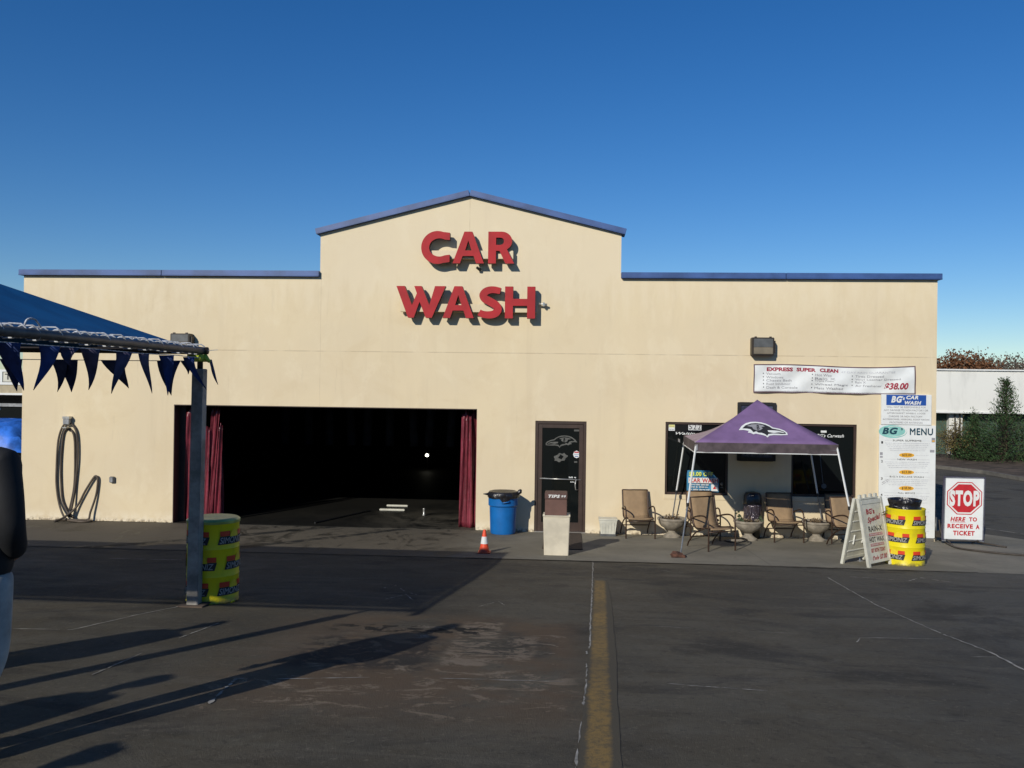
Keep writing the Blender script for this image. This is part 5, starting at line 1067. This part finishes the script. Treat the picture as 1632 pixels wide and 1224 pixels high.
# ------------------------------------------------------------------ people
def skin_mesh(nodes, edges, sub=2):
    names = list(nodes); me = bpy.data.meshes.new('s'); me.from_pydata([nodes[k][0] for k in names], [(names.index(a), names.index(b)) for a, b in edges], []); o = bpy.data.objects.new('s', me); col.objects.link(o)
    md = o.modifiers.new('skin', 'SKIN'); md.use_smooth_shade = True
    if not me.skin_vertices: me.skin_vertices.new()
    sv = me.skin_vertices[0].data
    for i, k in enumerate(names): r_ = nodes[k][1]; sv[i].radius = (r_, r_) if not isinstance(r_, tuple) else r_; sv[i].use_root = (i == 0)
    s_ = o.modifiers.new('sub', 'SUBSURF'); s_.levels = sub; s_.render_levels = sub
    dg = bpy.context.evaluated_depsgraph_get(); m2 = bpy.data.meshes.new_from_object(o.evaluated_get(dg)); bpy.data.objects.remove(o); return m2
def person(label, loc, rz):
    t = thing('person', label, 'person', (0, 0, 0), None); LX = {1: (.085, -.035, -.10), -1: (-.115, -.13, .04)}   # knee and ankle: the right foot is drawn in and back
    # local: faces +Y, right hand is +X
    N = {'pel': ((0, 0, .95), (.10, .08)), 'wst': ((0, 0, 1.08), (.11, .08)), 'chs': ((0, 0, 1.30), (.165, .11)), 'nb': ((0, 0, 1.46), (.07, .06)), 'nk': ((0, .01, 1.53), .052), 'jaw': ((0, .04, 1.585), (.062, .07)), 'hd': ((0, .02, 1.66), (.076, .095)), 'tp': ((0, .0, 1.72), (.06, .075))}
    E_ = [('pel', 'wst'), ('wst', 'chs'), ('chs', 'nb'), ('nb', 'nk'), ('nk', 'jaw'), ('jaw', 'hd'), ('hd', 'tp')]
    arms = {1: [(.17, 0, 1.42), (.235, -.04, 1.12), (.15, .10, .97), (.09, .115, .95)], -1: [(-.18, 0, 1.42), (-.24, -.03, 1.12), (-.25, .10, .90), (-.245, .13, .86)]}
    for s, ps_ in arms.items():
        for k, p_ in enumerate(ps_): N['a%d%d' % (s, k)] = (p_, (.055, .042, .03, .03)[k])
        E_ += [('chs', 'a%d0' % s), ('a%d0' % s, 'a%d1' % s), ('a%d1' % s, 'a%d2' % s), ('a%d2' % s, 'a%d3' % s)]
        w_ = Vector(ps_[3]); dr = (w_ - Vector(ps_[2])).normalized(); sd_ = Vector((0, 0, 1)).cross(dr).normalized()
        N['p%d' % s] = (tuple(w_ + dr * .045), (.036, .018)); E_.append(('a%d3' % s, 'p%d' % s))
        for f_, (off, ln) in enumerate(((-.03, .065), (-.01, .078), (.01, .072), (.03, .055))):
            b0 = w_ + dr * .075 + sd_ * off; c0_ = b0 + dr * ln * .5 + Vector((0, 0, -.006)); c1_ = b0 + dr * ln + Vector((0, 0, -.022))
            for q, pp_ in enumerate((b0, c0_, c1_)): N['f%d%d%d' % (s, f_, q)] = (tuple(pp_), (.0095, .009, .0078)[q])
            E_ += [('p%d' % s, 'f%d%d0' % (s, f_)), ('f%d%d0' % (s, f_), 'f%d%d1' % (s, f_)), ('f%d%d1' % (s, f_), 'f%d%d2' % (s, f_))]
        th = w_ + dr * .03 - sd_ * s * .035; th2 = th + dr * .035 - sd_ * s * .018; N['t%d0' % s] = (tuple(th), .011); N['t%d1' % s] = (tuple(th2), .0095); E_ += [('p%d' % s, 't%d0' % s), ('t%d0' % s, 't%d1' % s)]
        for k, (p_, r_) in enumerate((((s * .085, 0, .88), .07), ((LX[s][0], .02, .50), .055), ((LX[s][1], LX[s][2], .10), .038), ((LX[s][1] + s * .005, LX[s][2] + .12, .04), .035))): N['l%d%d' % (s, k)] = (p_, r_)
        E_ += [('pel', 'l%d0' % s), ('l%d0' % s, 'l%d1' % s), ('l%d1' % s, 'l%d2' % s), ('l%d2' % s, 'l%d3' % s)]
    body = link('body', skin_mesh(N, E_), M['skin'], t, True)
    J = {'c': ((0, 0, 1.18), (.19, .145)), 'h': ((0, .01, 1.0), (.195, .165)), 'b': ((0, .01, .80), (.19, .165)), 'u': ((0, 0, 1.36), (.19, .13)), 'n': ((0, 0, 1.49), (.085, .075))}; JE = [('c', 'h'), ('h', 'b'), ('c', 'u'), ('u', 'n')]
    for s, ps_ in arms.items():
        for k in range(3): p_ = Vector(ps_[k]); J['j%d%d' % (s, k)] = (tuple(p_), (.085, .072, .058)[k])
        JE += [('u', 'j%d0' % s), ('j%d0' % s, 'j%d1' % s), ('j%d1' % s, 'j%d2' % s)]
    link('jacket', skin_mesh(J, JE), M['jacket'], t, True)
    G_ = {'p': ((0, 0, .99), (.155, .12))}; GE = []
    for s in (-1, 1):
        for k, (p_, r_) in enumerate((((s * .10, 0, .82), .105), ((LX[s][0] + s * .005, .02, .48), .085), ((LX[s][1] * .7 + LX[s][0] * .3, LX[s][2] * .6, .25), .077), ((LX[s][1], LX[s][2] - .01, .07), .074))): G_['g%d%d' % (s, k)] = (p_, r_)
        GE += [('p', 'g%d0' % s)] + [('g%d%d' % (s, k), 'g%d%d' % (s, k + 1)) for k in range(3)]
    link('jeans', skin_mesh(G_, GE), M['jeans'], t, True)
    for s in (-1, 1): link('shoe', skin_mesh({'a': ((LX[s][1], LX[s][2] - .04, .045), (.045, .045)), 'b': ((LX[s][1] + s * .005, LX[s][2] + .09, .035), (.045, .035)), 'c': ((LX[s][1] + s * .007, LX[s][2] + .18, .028), (.035, .025))}, [('a', 'b'), ('b', 'c')]), M['shoe'], t, True)
    link('hair', skin_mesh({'a': ((0, -.02, 1.745), (.07, .085)), 'b': ((0, -.045, 1.68), (.082, .075)), 'c': ((0, -.055, 1.61), (.065, .05))}, [('a', 'b'), ('b', 'c')]), M['hair'], t, True)
    for s in (-1, 1):
        obj('eye', MB().lathe([(.002, -.010), (.009, -.005), (.010, .002), (.006, .009), (.001, .010)], (s * .030, .108, 1.665), 10), M['white'], t, True)
        obj('ear', MB().lathe([(.002, -.028), (.010, -.02), (.013, .01), (.008, .026), (.002, .03)], (s * .082, .01, 1.655), 8), M['skin'], t, True)
    obj('nose', MB().tube([(0, .108, 1.675), (0, .128, 1.645), (0, .118, 1.635)], [.008, .014, .008], 8), M['skin'], t, True)
    obj('mouth', MB().box(-.022, .022, .10, .112, 1.606, 1.613), M['crimson'], t, True)
    t.location = loc; t.rotation_euler = (0, 0, rz); return t
py0 = -13.19; pr = person('person in black jacket and pale jeans, cut off by the left edge of the photo', (-2.815, py0, gz(py0) + .01), R(-8))
for (x_, y_, a, s_) in ((-4.86, -13.39, -20, 1.0), (-4.25, -15.0, 10, .98), (-3.79, -16.16, 15, .98)):
    c = dup(pr, (x_, y_, gz(y_) + .01), R(a), 'person out of frame casting the long shadow %s' % {-4.86: 'nearest the canopy post', -4.25: 'second from the canopy post', -3.79: 'at the bottom left corner'}[x_]); c.scale = (s_, s_, s_); c['group'] = 'people out of frame casting shadows'

# ------------------------------------------------------------------ background right
wb = thing('white_building', 'long white flat building with dark green lower wall far right', 'building', (20, 21, 0))
obj('upper_wall', MB().box(12.5, 40, 20.6, 34, 2.02, 3.80), M['whitewall'], wb); obj('lower_wall', MB().box(12.6, 39.9, 21.2, 33.8, -.1, 2.02), M['greenwall'], wb)
obj('parapet_cap', MB().box(12.4, 40.1, 20.52, 34.1, 3.80, 3.86), M['white'], wb); obj('drip_edge', MB().box(12.45, 40.05, 20.55, 20.6, 2.0, 2.06), M['white'], wb)
obj('pilaster', MB().box(16.05, 16.60, 20.95, 21.2, 0, 2.02), M['whitewall'], wb)
for x_ in (16.27, 16.47): obj('downpipe', MB().tube([(x_, 20.9, 0), (x_, 20.9, 2.0)], .035, 8), M['slate'], wb, True)
mb = MB(); mb.box(16.05, 16.27, 20.93, 20.95, 1.45, 1.48); mb.box(16.05, 16.27, 20.93, 20.95, .75, .78); obj('pilaster_joint', mb, M['slate'], wb)
obj('roof_box', MB().box(18.5, 19.6, 26, 27, 3.86, 3.95), M['white'], wb)
def conifer(x_, y_, z_, H_, R_, label, seed, dense=1.0):
    rr = random.Random(seed); t = thing('conifer', label, 'evergreen tree', (x_, y_, z_), 'evergreens in the planting bed')
    obj('trunk', MB().tube([(x_, y_, z_ - .1), (x_ + .03, y_, z_ + H_ * .5), (x_, y_, z_ + H_ * .97)], [.09, .05, .01], 8), M['bark'], t, True)
    mb = MB(); br = MB(); n_ = int(190 * dense)
    for i in range(n_):
        v = (i / n_) ** 1.15; z0 = z_ + .08 + v * (H_ * .93); a = i * 2.39996 + rr.uniform(-.3, .3); ln = R_ * (1.0 - .35 * v / .42 if v < .42 else .34 * ((1 - v) / .58) ** 1.0) * rr.uniform(.75, 1.1) + .12
        if v > .45: ln *= rr.choice((.6, .85, 1.25))
        d = Vector((math.cos(a), math.sin(a), 0)); rise = .25 + 1.3 * v; P_ = [Vector((x_, y_, z0)) + d * ln * q + Vector((0, 0, ln * (rise * q * q - .12 * q))) for q in (0, .25, .5, .75, 1)]
        br.tube(P_, [.016, .012, .009, .006, .003], 4)
        m_ = int(46 * ln / R_ + 12)
        for k in range(m_):
            q = rr.uniform(.15 if v > .5 else .3, 1) ; idx = min(3, int(q * 4)); c_ = P_[idx].lerp(P_[idx + 1], q * 4 - idx); sp = .05 + .11 * (1 - v) * (1.05 - q * .6)
            c_ = c_ + Vector((rr.gauss(0, sp), rr.gauss(0, sp), rr.gauss(0, sp * .6))); dd = (d * rr.uniform(.2, 1) + Vector((rr.uniform(-.8, .8), rr.uniform(-.8, .8), rr.uniform(-.1, .9)))).normalized() * rr.uniform(.06, .13); sd2 = dd.cross(Vector((rr.uniform(-1, 1), rr.uniform(-1, 1), rr.uniform(-1, 1)))).normalized() * rr.uniform(.012, .026)
            mb.add([c_ - sd2, c_ + dd * .5 - sd2 * .4, c_ + dd, c_ + dd * .5 + sd2 * .4, c_ + sd2], [(0, 1, 2, 3, 4)])
    obj('crown', mb, M['fir'], t); obj('branch', br, M['bark'], t)
conifer(16.75, 17.6, .12, 3.35, 1.45, 'tall spiky evergreen in front of the white building', 11, 1.25)
conifer(18.35, 16.4, .12, 2.3, 1.5, 'evergreen cut by the right edge of the photo', 12, 1.25)
conifer(15.85, 18.2, .12, 1.9, .8, 'small low evergreen left of the tall spiky one', 15, .7)
def leafy(name, x_, y_, z_, H_, R_, mat, label, cat, seed, n_=2600, ls=.05, group=None, trunk=.05, zmin=.15, twigs=60, fill=0):
    rr = random.Random(seed); t = thing(name, label, cat, (x_, y_, z_), group); br = MB(); tips = []
    br.tube([(x_, y_, z_ - .1), (x_, y_, z_ + H_ * .35)], [trunk, trunk * .7], 6)
    for i in range(twigs):
        a = rr.uniform(0, 6.28); el = rr.uniform(.2, 1.45); ln = H_ * rr.uniform(.35, .75); d = Vector((math.cos(a) * math.cos(el) * R_ / H_ * 2.1, math.sin(a) * math.cos(el) * R_ / H_ * 2.1, math.sin(el)))
        s_ = Vector((x_, y_, z_ + H_ * rr.uniform(.08, .35))); m_ = s_ + d * ln * .5; e = s_ + d * ln + Vector((0, 0, rr.uniform(-.05, .05) * H_)); br.tube([s_, m_, e], [trunk * .4, trunk * .22, trunk * .08], 4); tips.append((s_, m_, e))
        for q in range(3): e2 = m_.lerp(e, rr.random()) + Vector((rr.uniform(-1, 1), rr.uniform(-1, 1), rr.uniform(0, 1))) * ln * .25; br.tube([m_.lerp(e, .3), e2], [trunk * .15, trunk * .05], 3); tips.append((m_, m_, e2))
    obj('trunk', br, M['bark'] if n_ > 500 else M['greytwig'], t)
    mb = MB()
    for k in range(n_):
        s_, m_, e = rr.choice(tips)
        if rr.random() < fill:
            a = rr.uniform(0, 6.28); q = rr.random() ** .4; ph = math.acos(rr.uniform(-.6, 1)); c0_ = Vector((x_ + R_ * .95 * q * math.sin(ph) * math.cos(a), y_ + R_ * .95 * q * math.sin(ph) * math.sin(a), z_ + H_ * .55 + H_ * .42 * q * math.cos(ph) * (1 + .10 * math.sin(a * 5)))); m_ = e = c0_
        c_ = m_.lerp(e, rr.uniform(.1, 1.05)) + Vector((rr.gauss(0, 1), rr.gauss(0, 1), rr.gauss(0, 1))) * R_ * .10; dd = Vector((rr.uniform(-1, 1), rr.uniform(-1, 1), rr.uniform(-1, 1))).normalized() * ls * rr.uniform(.6, 1.3); sd2 = dd.cross(Vector((rr.uniform(-1, 1), rr.uniform(-1, 1), rr.uniform(-1, 1)))).normalized() * ls * .4
        mb.add([c_, c_ + dd * .5 + sd2, c_ + dd, c_ + dd * .5 - sd2], [(0, 1, 2, 3)])
    obj('crown', mb, mat, t); return t
leafy('shrub', 15.35, 18.6, .08, 1.75, .85, M['olive'], 'loose yellow olive shrub left of the evergreens', 'shrub', 21, 2600, .055)
G_ = 'trees beyond the white building'
leafy('autumn_tree', 33.5, 60, 0, 6.2, 3.2, M['autumn'], 'rounded rust orange tree rising over the white roof at building corner', 'tree', 31, 16000, .23, G_, .18, fill=.75)
leafy('autumn_tree', 30.6, 62, 0, 6.2, 2.4, M['autumn'], 'smaller rust tree half hidden by the car wash corner', 'tree', 32, 9000, .23, G_, .18, fill=.75)
for k, (x_, H_, lb) in enumerate(((37.0, 6.3, 'bare grey-brown tree just right of the rust orange tree'), (40.0, 6.4, 'bare grey-brown tree above the white roof by the right photo edge'), (43.8, 6.4, 'bare grey-brown tree outside the right photo edge'))):
    leafy('bare_tree', x_, 64, 0, H_, 2.6, M['greytwig'], lb, 'tree', 40 + k, 9000, .18, G_, .16, twigs=120, fill=.6)

# ------------------------------------------------------------------ background left
lb_ = thing('neighbour_building', 'beige shopfront with dark window band far left behind the car wash', 'building', (-20, 9, 0))
obj('wall', MB().box(-32, -16.6, 9.6, 18, -.1, 2.75), M['beige'], lb_); obj('fascia', MB().box(-32, -16.5, 9.0, 9.6, 2.42, 2.76), M['beige'], lb_)
mb = MB(); mb.box(-32, -16.48, 8.97, 9.0, 2.72, 2.80); mb.box(-32, -16.48, 8.97, 9.0, 2.40, 2.46); obj('trim', mb, M['white'], lb_)
obj('window_band', MB().box(-32, -16.7, 9.55, 9.6, .9, 2.39), M['glass'], lb_); obj('transom', MB().box(-32, -16.7, 9.48, 9.55, 2.02, 2.12), M['steel'], lb_); obj('roof', MB().box(-32, -16.7, 9.6, 18, 2.75, 2.95), M['slate'], lb_)
ts = thing('roof_sign', 'white framed roof sign with dark serif letters TO cut by pennants', 'sign', (-17.6, 9.1, 2.8))
obj('board', MB().box(-18.0, -16.6, 9.10, 9.16, 2.82, 3.18), M['offwhite'], ts); mb = MB(); mb.box(-18.02, -17.94, 9.07, 9.10, 2.80, 3.20); mb.box(-17.94, -16.6, 9.07, 9.10, 3.13, 3.20); obj('frame', mb, M['white'], ts)
mb = MB(); q = Plane((-17.9, 9.10, 2.88)); q.text(mb, 'TO', .03, .50, 0, .19, .015, 0, .004); obj('lettering', mb, M['ink'], ts)
vt = thing('covered_truck', 'dark vehicle loaded under a bright blue tarpaulin at far left', 'vehicle', (-14.8, 4.5, 0))
obj('body', MB().box(-17.6, -13.6, 3.6, 5.6, .45, 1.05), M['darkcar'], vt, False, .08)
for x_ in (-16.8, -14.4): obj('wheel', MB().tube([(x_, 3.55, .36), (x_, 3.8, .36)], .36, 20), M['black'], vt, 40)
mb = MB(); vs = []; fs = []; n_ = 16; rr = random.Random(4)
for j in range(n_ + 1):
    for i in range(n_ + 1):
        a, b_ = i / n_, j / n_; e = min(a, 1 - a, b_, 1 - b_); vs.append((-17.7 + a * 4.2, 3.45 + b_ * 2.3, 1.15 + min(.66, e * 6) + rr.uniform(-.04, .04) - (.25 * max(0, a - .55) if b_ < .2 else 0)))
for j in range(n_):
    for i in range(n_): q = j * (n_ + 1) + i; fs.append((q, q + 1, q + n_ + 2, q + n_ + 1))
mb.add(vs, fs); obj('tarpaulin', mb, M['tarp'], vt, True)
leafy('evergreen_tree', -19.5, 20, 0, 5.6, 3.6, M['fir'], 'dark evergreen mass behind the far left shopfront under the canopy', 'tree', 51, 5000, .22, None, .2)

# ------------------------------------------------------------------ unseen trees added behind the camera to cut low skylight on the wall
rr = random.Random(77); mb = MB()
for k in range(7000):
    x_ = rr.uniform(-75, 75); h_ = 6.0 + 2.0 * math.sin(x_ * .21) + 1.2 * math.sin(x_ * .53 + 1); z_ = rr.uniform(0, 1) ** .8 * h_; c_ = Vector((x_, -46 + rr.gauss(0, 1.8), 1.2 + z_)); dd = Vector((rr.uniform(-1, 1), rr.uniform(-.4, .4), rr.uniform(-1, 1))).normalized() * rr.uniform(.4, .9); sd2 = dd.cross(Vector((rr.uniform(-.4, .4), 1, rr.uniform(-.4, .4)))).normalized() * rr.uniform(.3, .5)
    mb.add([c_, c_ + dd * .5 + sd2, c_ + dd, c_ + dd * .5 - sd2], [(0, 1, 2, 3)])
tag(obj('added_treeline', mb, M['fir']), 'unseen belt of trees added behind the camera to block low skylight', 'trees', kind='stuff')
